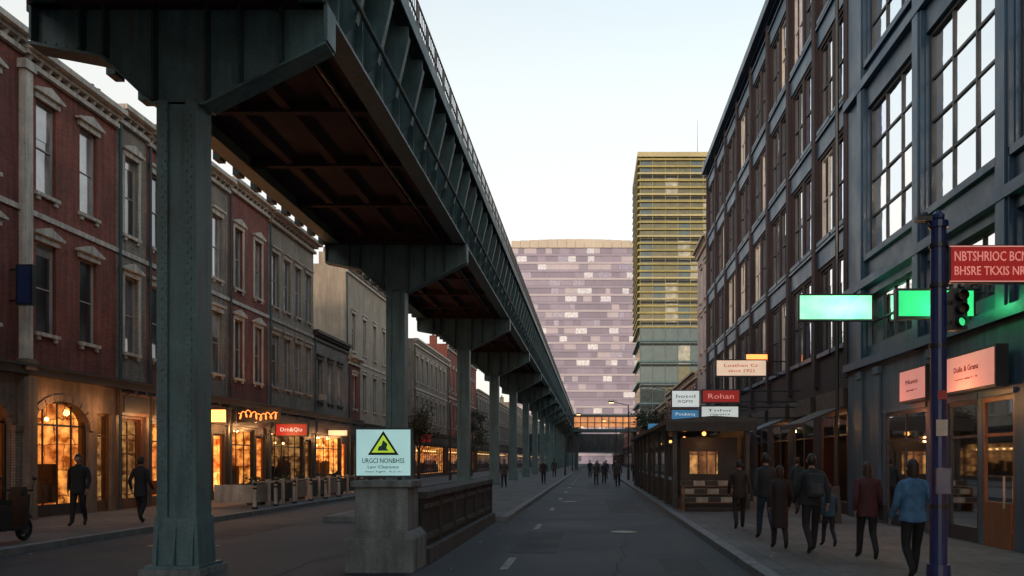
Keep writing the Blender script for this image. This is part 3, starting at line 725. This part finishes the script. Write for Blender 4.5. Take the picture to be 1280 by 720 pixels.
# ---------------------------------------------------------------- right side signs
def blue_pole():
    e=empty('street_sign_pole',(4.33,11.0,0)); b=B()
    x,y=4.33,11.0
    b.cyl((x,y,.13),(x,y,.5),.16,.14,bluepole,16); b.cyl((x,y,.5),(x,y,4.7),.105,.095,bluepole,16); b.cyl((x,y,4.7),(x,y,4.78),.12,.12,bluepole,16); b.ball((x,y,4.84),.08,bluepole,10)
    b.cyl((x,y,4.55),(x-.16,y,4.82),.02,.02,black,6); b.ball((x-.17,y,4.86),.05,black,8); b.box(x-.28,x-.1,y-.06,y+.06,4.78,4.84,black)
    for z in (1.2,3.2,3.95,4.45): b.cyl((x,y,z),(x,y,z+.05),.114,.114,black,16)
    b.box(x-.09,x+.09,y-.16,y-.105,1.38,1.7,bluepole)
    b.box(x-.07,x+.07,y-.112,y-.104,2.1,2.3,trim); b.box(x-.05,x+.06,y-.113,y-.104,2.55,2.66,redpaint)
    b.make('pole',e)
    s=B(); s.box(x+.1,x+1.42,y-.07,y+.03,4.0,4.47,black); s.box(x+.13,x+1.39,y-.079,y-.071,4.03,4.44,e_redb)
    for z in (4.012,4.445): s.box(x+.11,x+1.41,y-.082,y-.075,z,z+.014,e_pink)
    s.make('message_sign',e)
    text('lettering','NBTSHRIOC BCNEST',(x+.72,y-.083,4.33),1.1,.12,e_pink,e); text('lettering','BHSRE TKXIS NRNLY',(x+.72,y-.083,4.15),1.1,.11,e_pink,e)
    t=B(); tx=x+.24
    t.box(tx-.09,tx+.09,y-.08,y+.12,3.42,3.92,black)
    for i,z in enumerate((3.83,3.67,3.51)):
        t.cyl((tx,y-.081,z),(tx,y-.095,z),.055,.055,[surf('lens_red_off',(.06,.01,.01),.3),surf('lens_amber_off',(.06,.03,.01),.3),e_green2][i],14)
        t.cyl((tx,y-.08,z+.005),(tx,y-.2,z+.0),.07,.065,black,12,False)
    t.box(x+.09,tx-.09,y-.02,y+.04,3.75,3.79,black); t.box(x+.09,tx-.09,y-.02,y+.04,3.5,3.54,black)
    t.make('traffic_light_head',e)
blue_pole()
def blade(name,x0,x1,y,z0,z1,m,txt=None,tm=None,arm=True,frame=black,wallx=RX,th=.16):
    e=empty(name,((x0+x1)/2,y,z0)); b=B()
    b.box(x0,x1,y-th/2,y+th/2,z0,z1,frame); b.box(x0+.05,x1-.05,y-th/2-.008,y-th/2-.001,z0+.05,z1-.05,m); b.box(x0+.05,x1-.05,y+th/2+.001,y+th/2+.008,z0+.05,z1-.05,m)
    if arm:
        a=x1 if wallx>0 else x0
        for z in (z0+.12*(z1-z0),z1-.12*(z1-z0)): b.cyl((a,y,z),(wallx,y,z),.025,.025,black,6)
    b.make('panel',e)
    if txt:
        n=len(txt)
        for i,t in enumerate(txt):
            h=(z1-z0)*.46/n; zc=z1-(z1-z0)*(.2+.6*(i+.5)/n) if n>1 else (z0+z1)/2
            text('lettering',t,((x0+x1)/2,y-th/2-.012,zc),(x1-x0)*(.66 if i==0 else .5),h*.75,tm or ink,e)
    return e
blade('illuminated_green_sign',5.6,7.65,24,5.58,6.32,e_green)
blade('illuminated_green_sign',6.02,7.6,17.5,4.6,5.2,e_green2)
light('green_sign_glow',(6.9,17.1,4.8),14,(.1,1,.4),.1); light('green_sign_glow',(6.9,23.5,5.9),14,(.2,1,.5),.1)
blade('shop_sign',4.9,6.95,35,5.1,5.8,e_beige,['Loathen Cr','sincz 1921'],e_redb)
blade('shop_sign',4.1,5.55,33,3.92,4.45,e_redb,['Rohan'],e_pink)
blade('shop_sign',4.08,5.55,33.2,3.32,3.86,e_white,['Tnlor','repairs'],ink)
blade('shop_sign',3.95,5.4,44,4.4,5.3,e_white,['hotol','RQMS'],ink)
blade('shop_sign',3.95,5.4,44.2,3.8,4.36,e_blue,['Poukinq'],e_white)
blade('shop_sign',6.6,7.6,38,6.0,6.4,e_orange)
blade('shop_sign',3.9,7.6,62,3.6,4.4,e_blue)
def neon(y,x0,x1,z,col):
    e=empty('neon_sign',((x0+x1)/2,y,z)); b=B(); b.box(x0-.08,x1+.08,y+.02,y+.08,z-.3,z+.34,black); b.cyl((x0-.08,y+.05,z+.2),(LX,y+.05,z+.2),.025,.025,black,6); b.cyl((x0-.08,y+.05,z-.2),(LX,y+.05,z-.2),.025,.025,black,6)
    n=84; pts=[]
    for k in range(n+1):
        t=k/n; a=t*2*math.pi*8; pts.append((x0+(x1-x0)*t+.08*math.sin(a+.6*math.sin(t*23)),y-.02,z+(.10+.09*math.sin(t*19)**2)*math.cos(a)+.05*math.sin(t*7)))
    for p,q in zip(pts,pts[1:]): b.cyl(p,q,.016,.016,col,5)
    b.make('tube',e)
neon(38.6,-15.5,-13.75,3.75,e_orange)
blade('neon_sign',-15.5,-13.9,43.1,2.95,3.6,e_redb,['Drn&Qiu'],e_white,wallx=LX)
blade('neon_sign',-15.6,-14.9,36,3.3,3.9,e_warm2,None,wallx=LX)
blade('blue_projecting_sign',-15.6,-15.15,23.9,6.0,7.1,bluepole,None,wallx=LX)
blade('shop_sign',-15.6,-14.4,52,3.2,3.6,e_beige,None,wallx=LX)
blade('shop_sign',-15.6,-14.6,80,3.4,4.2,e_redb,None,wallx=LX)
for y in (33,35,37.4,39.5,41.6,46,51,54,56): light('wall_light',(LX+.7,y,3.2),55,(1,.48,.18),.1)
for y in (25.5,28,30.5): light('wall_light',(LX+.6,y,3.3),24,(1,.5,.2),.1)
# ---------------------------------------------------------------- canopy / market kiosk on right pavement
def canopy():
    e=empty('market_canopy',(4.1,44,0)); b=B()
    x0,x1,y0,y1=2.85,5.35,30.3,58
    b.prism([(x0-.35,3.02),(x1+.25,3.02),(x1+.25,3.22),((x0+x1)/2,3.3),(x0-.35,3.16)],y0-.5,y1,black)
    b.box(x0-.34,x1+.24,y0-.53,y0-.501,2.78,3.1,darkw)
    y=y0
    while y<y1+.1:
        for x in (x0,x1): b.box(x-.07,x+.07,y-.07,y+.07,.13,3.02,black)
        y+=3.45
    b.box(x0+.07,x0+.12,y0+.1,y1,.13,1.05,darkw)
    b.box(x1-.1,x1-.05,y0+.1,y1,.13,2.9,darkw)
    b.box(x0+.3,x1-.2,y0+.9,y0+1.0,.13,2.6,darkw); b.box(x0+.6,x1-.9,y0+.86,y0+.899,1.3,2.1,shop_d)
    for k in range(5): b.box(x0+.58+k*.31,x0+.61+k*.31,y0+.82,y0+.86,1.3,2.1,black)
    y=y0+1.5
    while y<y1:
        b.ball((x0+1.2,y,2.75),.08,e_warm2,8); b.cyl((x0+1.2,y,2.84),(x0+1.2,y,3.02),.01,.01,black,4); y+=6.8
    b.make('frame',e); light('canopy_lamp',(4.0,30.1,2.5),12,(1,.45,.15),.1,e); light('canopy_lamp',(3.6,37,2.5),16,(1,.45,.15),.1,e)
    e=empty('produce_stand',(3.4,29,0)); b=B()
    for r in range(3):
        yb=29.6-.38*r; zz=.95-.26*r
        b.box(2.95,5.0,yb-.36,yb,zz-.03,zz,woodm)
        for k in range(5):
            x=2.97+k*.405; b.box(x,x+.38,yb-.35,yb-.33,zz+.001,zz+.16,trimg if (k+r)%2 else darkw); b.box(x,x+.38,yb-.03,yb-.01,zz+.001,zz+.16,trimg); b.box(x,x+.02,yb-.33,yb-.03,zz+.001,zz+.16,trimg); b.box(x+.36,x+.38,yb-.33,yb-.03,zz+.001,zz+.16,trimg)
            cm=pick((redpaint,1),(inkg,1),(woodm,1))()
            for q in range(10): b.ball((x+.07+.06*(q%5),yb-.25+.13*(q//5),zz+.12),.045,cm,6)
    for x in (2.98,4.95): b.box(x,x+.05,28.7,29.6,.13,.9,woodm); 
    b.make('stand',e)
canopy()
def bridge(name,y,x0,x1,z0,z1,lit):
    e=empty(name,((x0+x1)/2,y,z0)); b=B()
    b.box(x0,x1,y,y+4,z0,z0+.5,steel_d); b.box(x0,x1,y,y+4,z1-.3,z1,steel_d)
    if lit:
        b.box(x0,x1,y+.5,y+3.5,z0+.9,z1-.5,e_office)
        x=x0
        while x<x1: b.box(x,x+.15,y+.1,y+.3,z0+.5,z1-.3,steel_d); x+=1.2
        b.box(x0,x1,y+.12,y+.28,(z0+z1)/2,(z0+z1)/2+.12,steel_d)
    else: b.box(x0,x1,y+.1,y+3.9,z0+.5,z1-.3,conc_d)
    for x in (x0+.5,x1-.5): b.box(x-.3,x+.3,y+1,y+3,0,z0,conc_d)
    b.make('deck',e)
bridge('footbridge',150,-3.2,7.9,6.6,9.6,True)
bridge('road_overpass',215,-16,12,3.6,8.2,False)
def terrace():
    e=empty('terrace_fence',(-12,38,0)); b=B()
    for k in range(9):
        y=31.2+k*1.5
        for yy_ in (y,y+1.22): b.box(-12.04,-11.96,yy_,yy_+.08,.13,1.08,trim)
        b.box(-12.02,-11.98,y+.08,y+1.22,.28,.92,black if k%3 else trimg); b.box(-12.03,-11.97,y+.08,y+1.22,.96,1.02,trim)
        b.box(-13.4,-12.04,y,y+.05,.28,.92,trim if k%3==0 else black)
    b.make('panels',e)
    for k in range(5):
        e=empty('planter',(-12.6,33+k*2.6,.13)); b=B(); y=33+k*2.6
        b.prism([(-12.85,.13),(-12.35,.13),(-12.3,.6),(-12.9,.6)],y-.25,y+.25,conc_d); 
        for q in range(140):
            a=U(0,6.28); r=U(0,.3); z=.6+U(0,.55); p=Vector((-12.6+r*math.cos(a),y+r*math.sin(a),z)); s=U(.04,.08); d1=Vector((U(-1,1),U(-1,1),U(-1,1))).normalized()*s; d2=d1.orthogonal()*.6
            b.poly([tuple(p),tuple(p+d1+d2),tuple(p+d1*2),tuple(p+d1-d2)],LEAF)
        b.make('planter_box',e)
terrace()
def bollard(x,y):
    e=empty('bollard',(x,y,.13)); b=B(); b.cyl((x,y,.13),(x,y,.2),.1,.1,black,12); b.cyl((x,y,.2),(x,y,.95),.07,.06,trim,12); b.cyl((x,y,.8),(x,y,.86),.075,.075,black,12); b.ball((x,y,.97),.075,black,10); b.make('post',e)
for y in (30,32,34,36,38,40,44,48,52): bollard(-11.5,y)
def tree(x,y,h,r,leafs,m,base=.13):
    e=empty('street_tree',(x,y,base)); b=B(); 
    fk=base+h*.4; b.cyl((x,y,base),(x+.05,y,fk),.14,.09,bark,8)
    tips=[]
    for k in range(8):
        a=k*.8+U(-.3,.3); l=U(.4,1)*r; z=fk+U(.12,.55)*h; p=(x+.05,y,fk-.2+.1*k*.5); q=(x+l*math.cos(a)*.7,y+l*math.sin(a)*.7,z)
        b.cyl(p,q,.05,.02,bark,5); tips.append(Vector(q))
        for j in range(4):
            t=(q[0]+U(-.6,.6),q[1]+U(-.6,.6),q[2]+U(-.3,.8)); b.cyl(q,t,.02,.008,bark,4); tips.append(Vector(t))
    b.make('trunk',e); c=B()
    for i in range(leafs):
        t=random.choice(tips); p=t+Vector((random.gauss(0,.3),random.gauss(0,.3),random.gauss(0,.28))); s=U(.06,.12); d1=Vector((U(-1,1),U(-1,1),U(-.6,.6))).normalized()*s; d2=d1.cross(Vector((U(-1,1),U(-1,1),U(-1,1)))).normalized()*s*.7
        c.poly([tuple(p-d1),tuple(p+d2),tuple(p+d1),tuple(p-d2)],m if R()<.8 else LEAF2)
    c.make('foliage',e)
tree(-13.4,68,5.6,1.6,2200,LEAF2); tree(-12.6,92,6.5,1.9,2400,LEAF); tree(4.6,70,5.4,1.6,1800,LEAF)
def lamp(x,y,sgn,h=6.5,lit=True):
    e=empty('street_lamp',(x,y,.13)); b=B(); b.cyl((x,y,.13),(x,y,1),.12,.09,black,10); b.cyl((x,y,1),(x,y,h),.07,.045,black,10); b.cyl((x,y,h-.05),(x+sgn*1.3,y,h+.25),.03,.025,black,6)
    b.prism([(x+sgn*1.2,h+.2),(x+sgn*1.75,h+.24),(x+sgn*1.7,h+.34),(x+sgn*1.2,h+.32)],y-.12,y+.12,black)
    if lit: b.box(x+sgn*1.25,x+sgn*1.65,y-.08,y+.08,h+.16,h+.198,e_warm)
    b.make('post',e)
lamp(3.1,75,-1); lamp(-11.6,72,1); lamp(3.0,110,-1); lamp(-2.9,95,1); lamp(-2.9,130,1)
def scooter():
    e=empty('parked_motor_scooter',(-11.6,17.6,.13)); b=B(); x=-11.75; y=17.6; z=.13
    for yv in (y-.6,y+.6):
        for k in range(18):
            a=2*math.pi*k/18;a2=2*math.pi*(k+1)/18; rr_=.2
            b.cyl((x,yv+rr_*math.cos(a),z+.25+rr_*math.sin(a)),(x,yv+rr_*math.cos(a2),z+.25+rr_*math.sin(a2)),.05,.05,rubber,6)
        b.cyl((x-.04,yv,z+.25),(x+.04,yv,z+.25),.12,.12,steel_d,12)
    b.prism([(y-.85,z+.45),(y-.2,z+.25),(y+.0,z+.3),(y+.02,z+.75),(y-.85,z+.8),(y-.92,z+.62)],x-.16,x+.16,black,axis='u')
    b.prism([(y-.8,z+.8),(y+.0,z+.76),(y+.05,z+.85),(y-.4,z+.9),(y-.82,z+.93)],x-.14,x+.14,rubber,axis='u')
    b.prism([(y+.0,z+.25),(y+.36,z+.25),(y+.36,z+.31),(y+.0,z+.31)],x-.18,x+.18,rubber,axis='u')
    b.prism([(y+.34,z+.25),(y+.42,z+.25),(y+.5,z+.95),(y+.42,z+.98)],x-.2,x+.2,black,axis='u')
    b.cyl((x,y+.6,z+.25),(x,y+.42,z+1.0),.03,.03,steel_d,8); b.cyl((x-.32,y+.4,z+1.05),(x+.32,y+.4,z+1.05),.02,.02,rubber,8); b.prism([(y+.36,z+.95),(y+.54,z+.97),(y+.5,z+1.12),(y+.38,z+1.12)],x-.12,x+.12,black,axis='u')
    b.cyl((x,y+.5,z+1.03),(x,y+.56,z+1.03),.07,.06,trim,12); b.prism([(y+.42,z+.48),(y+.78,z+.46),(y+.72,z+.54),(y+.45,z+.55)],x-.07,x+.07,black,axis='u')
    for s in (-1,1): b.cyl((x+s*.3,y+.4,z+1.06),(x+s*.36,y+.38,z+1.28),.008,.008,black,4); b.ball((x+s*.36,y+.38,z+1.3),.05,black,8)
    b.box(x-.06,x+.06,y-.96,y-.92,z+.6,z+.7,e_redb)
    b.make('scooter_body',e)
scooter()
def aboard(x,y):
    e=empty('sandwich_board',(x,y,.13)); b=B(); 
    b.prism([(y-.28,.13),(y-.24,.13),(y+.0,1.1),(y-.03,1.1)],x-.3,x+.3,ink,axis='u'); b.prism([(y+.28,.13),(y+.24,.13),(y+.0,1.1),(y+.03,1.1)],x-.3,x+.3,ink,axis='u'); b.make('board',e)
aboard(6.3,23.5); aboard(-13.2,45)
# ---------------------------------------------------------------- people
def skinmesh(verts,edges,roots,sub=1):
    me=bpy.data.meshes.new('sk'); me.from_pydata([v[0] for v in verts],edges,[]); o=bpy.data.objects.new('sk',me); link(o)
    o.modifiers.new('s','SKIN'); 
    sv=me.skin_vertices[0].data if len(me.skin_vertices) else None
    if sv is None:
        bm=bmesh.new(); bm.from_mesh(me); bm.verts.layers.skin.verify(); bm.to_mesh(me); bm.free(); sv=me.skin_vertices[0].data
    for i,v in enumerate(verts):
        r=v[1]; sv[i].radius=r if isinstance(r,tuple) else (r,r); sv[i].use_root=(i in roots)
    m=o.modifiers.new('u','SUBSURF'); m.levels=sub; m.render_levels=sub
    bpy.context.view_layer.update()
    ev=o.evaluated_get(bpy.context.evaluated_depsgraph_get()); res=bpy.data.meshes.new_from_object(ev)
    bpy.data.objects.remove(o); return res
HM={}
def cloth(name,c,rough=.8):
    k=(name,c)
    if k not in HM: HM[k]=surf('cloth_'+name,c,rough,.3,6,.3,bscale=12)
    return HM[k]
def person(x,y,h,head=0,phase=1,top=(.03,.03,.035),legs=(.02,.02,.025),hair=(.02,.015,.012),coat=.82,bulk=1.0,longhair=False,bag=None,walk=1.0,base=.13,female=False,armb=0):
    e=empty('pedestrian',(x,y,base)); e.rotation_euler=(0,0,math.radians(head)); s=h/1.75
    e.scale=(s,s,s)
    ph=phase*walk; sh=.185*(.92 if female else 1)*(.5+.5*bulk)
    V=[];E=[];T=[]
    def add(p,r,par=None,tag='top'):
        V.append((p,r)); i=len(V)-1
        if par is not None: E.append((par,i)); T.append(tag)
        return i
    pel=add((0,0,.95),(.15,.115)); wa=add((0,.0,1.1),(.125*bulk,.105*bulk),pel); ch=add((0,.01,1.28),(.15*bulk,.115*bulk),wa); uc=add((0,-.005,1.41),(.12,.09),ch); nk=add((0,.0,1.49),(.058,.058),uc); hd=add((0,.015,1.58),(.06,.065),nk,'skin')
    for sd in (-1,1):
        f=ph*sd
        hp=add((sd*.095,0,.86),(.098,.1),pel,'legs')
        if f>0.2: kn=(sd*.1,.17*f,.50);an=(sd*.1,.27*f,.11);to=(sd*.115,.27*f+.17,.055)
        elif f<-.2: kn=(sd*.1,.02,.49);an=(sd*.1,.33*f,.17);to=(sd*.11,.33*f+.14,.05)
        else: kn=(sd*.1,.02,.49);an=(sd*.1,-.02,.09);to=(sd*.13,.14,.04)
        k=add(kn,(.068,.072),hp,'legs'); cal=add(tuple(kn[i]*.62+an[i]*.38+(0,-.015,0)[i] for i in range(3)),(.062,.066),k,'legs'); a=add(an,(.048,.052),cal,'legs'); t=add((to[0],to[1]-.04,to[2]),(.044,.036),a,'shoe'); add(to,(.036,.028),t,'shoe')
        sd2=-f
        so=add((sd*sh,-.005,1.405),(.068*bulk,.068*bulk),uc); 
        el=(sd*(sh+.055),-.06+.10*sd2-.0,1.13); wr=(sd*(sh+.06),.06+.20*sd2,.90)
        if armb: wr=(sd*(sh-.02),.22,1.12)
        b1=add(el,(.052*bulk,.052*bulk),so); wv=add(wr,(.036*bulk,.036*bulk),b1)
        HND=Vector(wr); D=(Vector(wr)-Vector(el)).normalized()
        pw=HND+D*.05; add(tuple(pw),(.022,.03),wv,'skin')
    me=skinmesh(V,E,{0},1)
    mats=[cloth('top',top),cloth('legs',legs),rubber,skin]; idx={'top':0,'legs':1,'shoe':2,'skin':3}
    for m in mats: me.materials.append(m)
    segs=[(Vector(V[a][0]),Vector(V[b_][0]),idx[t]) for (a,b_),t in zip(E,T)]
    for p in me.polygons:
        c=p.center; best=9;bi=0
        for a,b_,t in segs:
            ab=b_-a; q=max(0,min(1,(c-a).dot(ab)/max(ab.length_squared,1e-9))); d=(a+ab*q-c).length
            if d<best: best=d;bi=t
        p.material_index=bi; p.use_smooth=True
    o=bpy.data.objects.new('body',me); link(o); o.parent=e
    for sd in (-1,1):
        i0=[i for i,v in enumerate(V) if v[1]==(.022,.03) and (v[0][0]>0)==(sd>0)][0]
        P=Vector(V[i0][0]); wr=Vector(V[i0-1][0]); D=(P-wr).normalized(); fw=Vector((0,1,0)); fw=(fw-D*fw.dot(D)).normalized()
        HV=[];HE=[];roots=set()
        HV.append((tuple(P-D*.02),(.018,.03)));HV.append((tuple(P+D*.035),(.014,.036)));HE.append((0,1));roots.add(0)
        inn=Vector((-sd,0,0))
        for k,(off,ln) in enumerate(((.028,.066),(.01,.075),(-.009,.07),(-.027,.055))):
            st=P+D*.035+fw*off; i=len(HV); HV.append((tuple(st),.009)); HV.append((tuple(st+D*ln*.5+inn*.008),.0085)); HV.append((tuple(st+D*ln*.9+inn*.03),.007)); HE+=[(i,i+1),(i+1,i+2)]; roots.add(i)
        st=P+fw*.025; i=len(HV); HV.append((tuple(st),.011)); HV.append((tuple(st+fw*.03+D*.025+inn*.012),.01)); HV.append((tuple(st+fw*.038+D*.055+inn*.02),.008)); HE+=[(i,i+1),(i+1,i+2)]; roots.add(i)
        hm=skinmesh(HV,HE,roots,1); hm.materials.append(skin)
        for p in hm.polygons: p.use_smooth=True
        o=bpy.data.objects.new('hand',hm); link(o); o.parent=e
    def sph(fn,keep=None,n=20,m=14):
        vs=[];fs=[]
        for a in range(m+1):
            t=math.pi*a/m
            for b_ in range(n):
                p=2*math.pi*b_/n; d=Vector((math.sin(t)*math.cos(p),math.sin(t)*math.sin(p),math.cos(t))); vs.append(fn(d))
        for a in range(m):
            for b_ in range(n):
                t=math.pi*(a+.5)/m;p=2*math.pi*(b_+.5)/n; d=Vector((math.sin(t)*math.cos(p),math.sin(t)*math.sin(p),math.cos(t)))
                if keep is None or keep(d): fs.append((a*n+b_,(a+1)*n+b_,(a+1)*n+(b_+1)%n,a*n+(b_+1)%n))
        return vs,fs
    HC=Vector((0,.025,1.645))
    def hf(d):
        w=.076; dp=.096; hh=.115
        if d.z<0: w*=1-.28*(-d.z)**1.5; dp*=1-.12*(-d.z)
        p=Vector((d.x*w,d.y*dp,d.z*hh))
        if d.y>.85 and abs(d.x)<.2 and -.45<d.z<.1: p.y+=.022*(1-abs(d.x)/.2)
        if d.y>.6 and .15<abs(d.x)<.5 and 0<d.z<.25: p.y-=.008
        return HC+p
    vs,fs=sph(hf)
    hm=bpy.data.meshes.new('head'); hm.from_pydata([tuple(v) for v in vs],[],fs); hm.materials.append(skin)
    for p in hm.polygons: p.use_smooth=True
    o=bpy.data.objects.new('head',hm); link(o); o.parent=e
    hb=B()
    for sd in (-1,1):
        hb.ball((sd*.077,.02,1.64),.02,skin,8,1.5); hb.ball((sd*.03,.113,1.655),.0125,trim,8); hb.ball((sd*.03,.122,1.655),.006,ink,6)
    hb.box(-.022,.022,.104,.112,1.588,1.596,redpaint)
    o=hb.make('ears_eyes_mouth'); o.parent=e
    hmt=cloth('hair',hair,.6)
    def hairf(d):
        p=hf(d)-HC; p=p*1.13+Vector((0,-.008,.006)); p+=Vector((U(-1,1),U(-1,1),U(-1,1)))*.004
        if longhair and d.y<.25 and d.z<0: p.z-=(-d.z)*.16; p.y-=.015*(-d.z); p.x*=1+.25*(-d.z)
        return HC+p
    vs,fs=sph(hairf,lambda d: d.z>.5 or d.y<.25+.5*d.z if not longhair else (d.z>.5 or d.y<.35))
    if not longhair: fs=[f for f in fs if sum(vs[i].z for i in f)/4>1.58]
    hm=bpy.data.meshes.new('hair'); hm.from_pydata([tuple(v) for v in vs],[],fs); hm.materials.append(hmt)
    for p in hm.polygons: p.use_smooth=True
    o=bpy.data.objects.new('hair',hm); link(o); o.parent=e
    rings=[(coat,.178*bulk,.142*bulk),(coat+.02,.18*bulk,.144*bulk),(.95,.172*bulk,.135*bulk),(1.07,.15*bulk,.12*bulk),(1.2,.163*bulk,.128*bulk),(1.32,.178*bulk,.132*bulk),(1.40,.165*bulk,.12*bulk),(1.45,.12,.095),(1.485,.075,.075),(1.525,.07,.075)]
    rings=[r for i,r in enumerate(rings) if i<2 or r[0]>coat+.05]
    cv=[];cf=[];n=20; ph0=U(0,6)
    for (z,rx,ry) in rings:
        for k in range(n):
            a=2*math.pi*k/n; f=1+.03*math.sin(5*a+ph0+z*9)*(1.2 if z<1 else .6); cv.append((rx*f*math.cos(a),ry*f*math.sin(a),z+.01*math.sin(3*a+ph0)))
    for r in range(len(rings)-1):
        for k in range(n): cf.append((r*n+k,r*n+(k+1)%n,(r+1)*n+(k+1)%n,(r+1)*n+k))
    cm=bpy.data.meshes.new('coat'); cm.from_pydata(cv,[],cf); cm.materials.append(mats[0])
    for p in cm.polygons: p.use_smooth=True
    o=bpy.data.objects.new('coat',cm); link(o); o.parent=e
    md=o.modifiers.new('so','SOLIDIFY'); md.thickness=.012; md=o.modifiers.new('ss','SUBSURF'); md.levels=1; md.render_levels=1
    if bag=='back':
        q=B(); q.box(-.14,.14,-.30,-.15,1.02,1.43,cloth('bag',(.03,.035,.045))); q.box(-.11,.11,-.335,-.301,1.06,1.25,cloth('bag2',(.05,.05,.06)))
        for s_ in (-.09,.09): q.box(s_-.02,s_+.02,-.15,-.12,1.1,1.45,ink)
        o=q.make('backpack'); o.parent=e; md=o.modifiers.new('b','BEVEL'); md.width=.035; md.segments=3
    if bag=='side':
        q=B(); q.box(.25,.33,-.12,.2,.72,1.0,cloth('bag',(.025,.02,.02))); q.cyl((.29,0,1.0),(.1,-.03,1.46),.01,.01,ink,5); q.cyl((.29,.1,1.0),(.12,.06,1.46),.01,.01,ink,5)
        o=q.make('handbag'); o.parent=e; md=o.modifiers.new('b','BEVEL'); md.width=.02; md.segments=2
person(4.45,12.2,1.66,4,1,(.06,.17,.32),(.012,.013,.018),(.03,.018,.012),.86,1.2,True,None,.7,female=True)
person(4.6,14.7,1.62,-3,-1,(.07,.014,.018),(.012,.012,.014),(.045,.025,.015),.78,1.12,True,'side',.7,female=True)
person(3.92,15.7,1.76,2,1,(.012,.018,.022),(.012,.013,.016),(.012,.01,.01),.86,1.08,False,'back',.9)
person(3.5,16.4,1.55,0,-1,(.022,.01,.01),(.016,.01,.01),(.02,.01,.01),.45,1.0,True,None,.5,female=True)
person(4.55,16.9,1.2,6,-1,(.03,.075,.12),(.02,.02,.03),(.02,.012,.01),.86,1.05,False,None,.7)
person(3.62,18.3,1.8,0,-1,(.018,.018,.022),(.022,.045,.075),(.012,.01,.01),.88,1.05,False,None,.9)
person(3.55,21.2,1.66,-4,1,(.03,.015,.013),(.012,.012,.015),(.02,.012,.01),.8,1.05,False,'side',.8)
person(6.3,27,1.74,10,1,(.02,.03,.035),(.02,.02,.03),(.02,.012,.01),.85,1.0,False,None,.8)
person(-12.95,22.2,1.8,-170,1,(.012,.012,.014),(.012,.012,.015),(.01,.01,.01),.8,1.05,False,None,.5)
person(-12.0,23.4,1.74,-10,-1,(.02,.02,.025),(.015,.015,.02),(.02,.015,.01),.7,1.05,False,None,.5)
for i,(xx,yv) in enumerate(((.3,62),(.9,66),(1.7,58),(2.0,75),(1.3,82),(3.2,66),(-.2,88),(.6,100),(-3.3,60),(-3.6,84),(-5.2,52))):
    person(xx,yv,U(1.6,1.85),random.choice([0,180]),random.choice([-1,1]),random.choice([(.02,.02,.03),(.03,.015,.015),(.015,.02,.03),(.06,.055,.05)]),(.015,.015,.02),(.015,.01,.01),.82,1.05,False,None,.8,base=.0 if xx<2.5 and xx>-2.4 else .14)

# ---------------------------------------------------------------- sky, sun, camera
w=bpy.data.worlds.new('World'); scene.world=w; w.use_nodes=True; nt=w.node_tree; nt.nodes.clear(); L=nt.links.new
sky=nt.nodes.new('ShaderNodeTexSky'); sky.sky_type='NISHITA'; sky.sun_disc=False
EL=math.radians(8); AZ=math.radians(205)
sky.sun_elevation=EL; sky.sun_rotation=AZ; sky.air_density=1.0; sky.dust_density=2.5; sky.ozone_density=1.5
hs=nt.nodes.new('ShaderNodeHueSaturation'); hs.inputs['Saturation'].default_value=.5
L(sky.outputs[0],hs.inputs['Color'])
sc=nt.nodes.new('ShaderNodeVectorMath'); sc.operation='SCALE'; sc.inputs[3].default_value=3.6; L(hs.outputs[0],sc.inputs[0])
tc=nt.nodes.new('ShaderNodeTexCoord'); sp=nt.nodes.new('ShaderNodeSeparateXYZ'); L(tc.outputs['Generated'],sp.inputs[0])
rp=nt.nodes.new('ShaderNodeValToRGB'); L(sp.outputs['Z'],rp.inputs[0]); cr=rp.color_ramp
cr.elements[0].position=0; cr.elements[0].color=(.98,.88,.80,1); cr.elements[1].position=1; cr.elements[1].color=(.22,.40,.62,1)
for p,c in ((.18,(.98,.94,.90)),(.38,(.90,.97,.96)),(.6,(.52,.70,.82))):
    q=cr.elements.new(p); q.color=(*c,1)
mr=nt.nodes.new('ShaderNodeMapRange'); mr.inputs[1].default_value=-.7; mr.inputs[2].default_value=.1; mr.inputs[3].default_value=1; mr.inputs[4].default_value=0; L(sp.outputs['X'],mr.inputs[0])
mw=nt.nodes.new('ShaderNodeMix'); mw.data_type='RGBA'; mw.blend_type='MULTIPLY'; mw.inputs[7].default_value=(1.0,.90,.82,1); L(mr.outputs[0],mw.inputs[0]); L(rp.outputs[0],mw.inputs[6])
s2=nt.nodes.new('ShaderNodeVectorMath'); s2.operation='SCALE'; s2.inputs[3].default_value=6.8; L(mw.outputs[2],s2.inputs[0])
mx=nt.nodes.new('ShaderNodeMix'); mx.data_type='RGBA'; mx.inputs[0].default_value=.82; L(sc.outputs[0],mx.inputs[6]); L(s2.outputs[0],mx.inputs[7])
bg=nt.nodes.new('ShaderNodeBackground'); bg.inputs[1].default_value=.15; ow=nt.nodes.new('ShaderNodeOutputWorld')
L(mx.outputs[2],bg.inputs[0]); L(bg.outputs[0],ow.inputs[0])
sl=bpy.data.lights.new('sun','SUN'); sl.energy=.8; sl.angle=math.radians(4); sl.color=(1,.75,.55)
so=bpy.data.objects.new('sun',sl); link(so)
dirv=Vector((math.sin(AZ)*math.cos(EL),math.cos(AZ)*math.cos(EL),math.sin(EL)))
so.rotation_euler=dirv.to_track_quat('Z','Y').to_euler(); so.location=(0,0,60)
cam=bpy.data.cameras.new('camera'); co=bpy.data.objects.new('camera',cam); link(co)
co.location=(0,0,1.8); co.rotation_euler=(math.pi/2,0,0); cam.sensor_width=36; cam.lens=36*1100/1280
cam.shift_x=-100/1280; cam.shift_y=215/1280; cam.clip_end=3000; cam.clip_start=.1
scene.camera=co
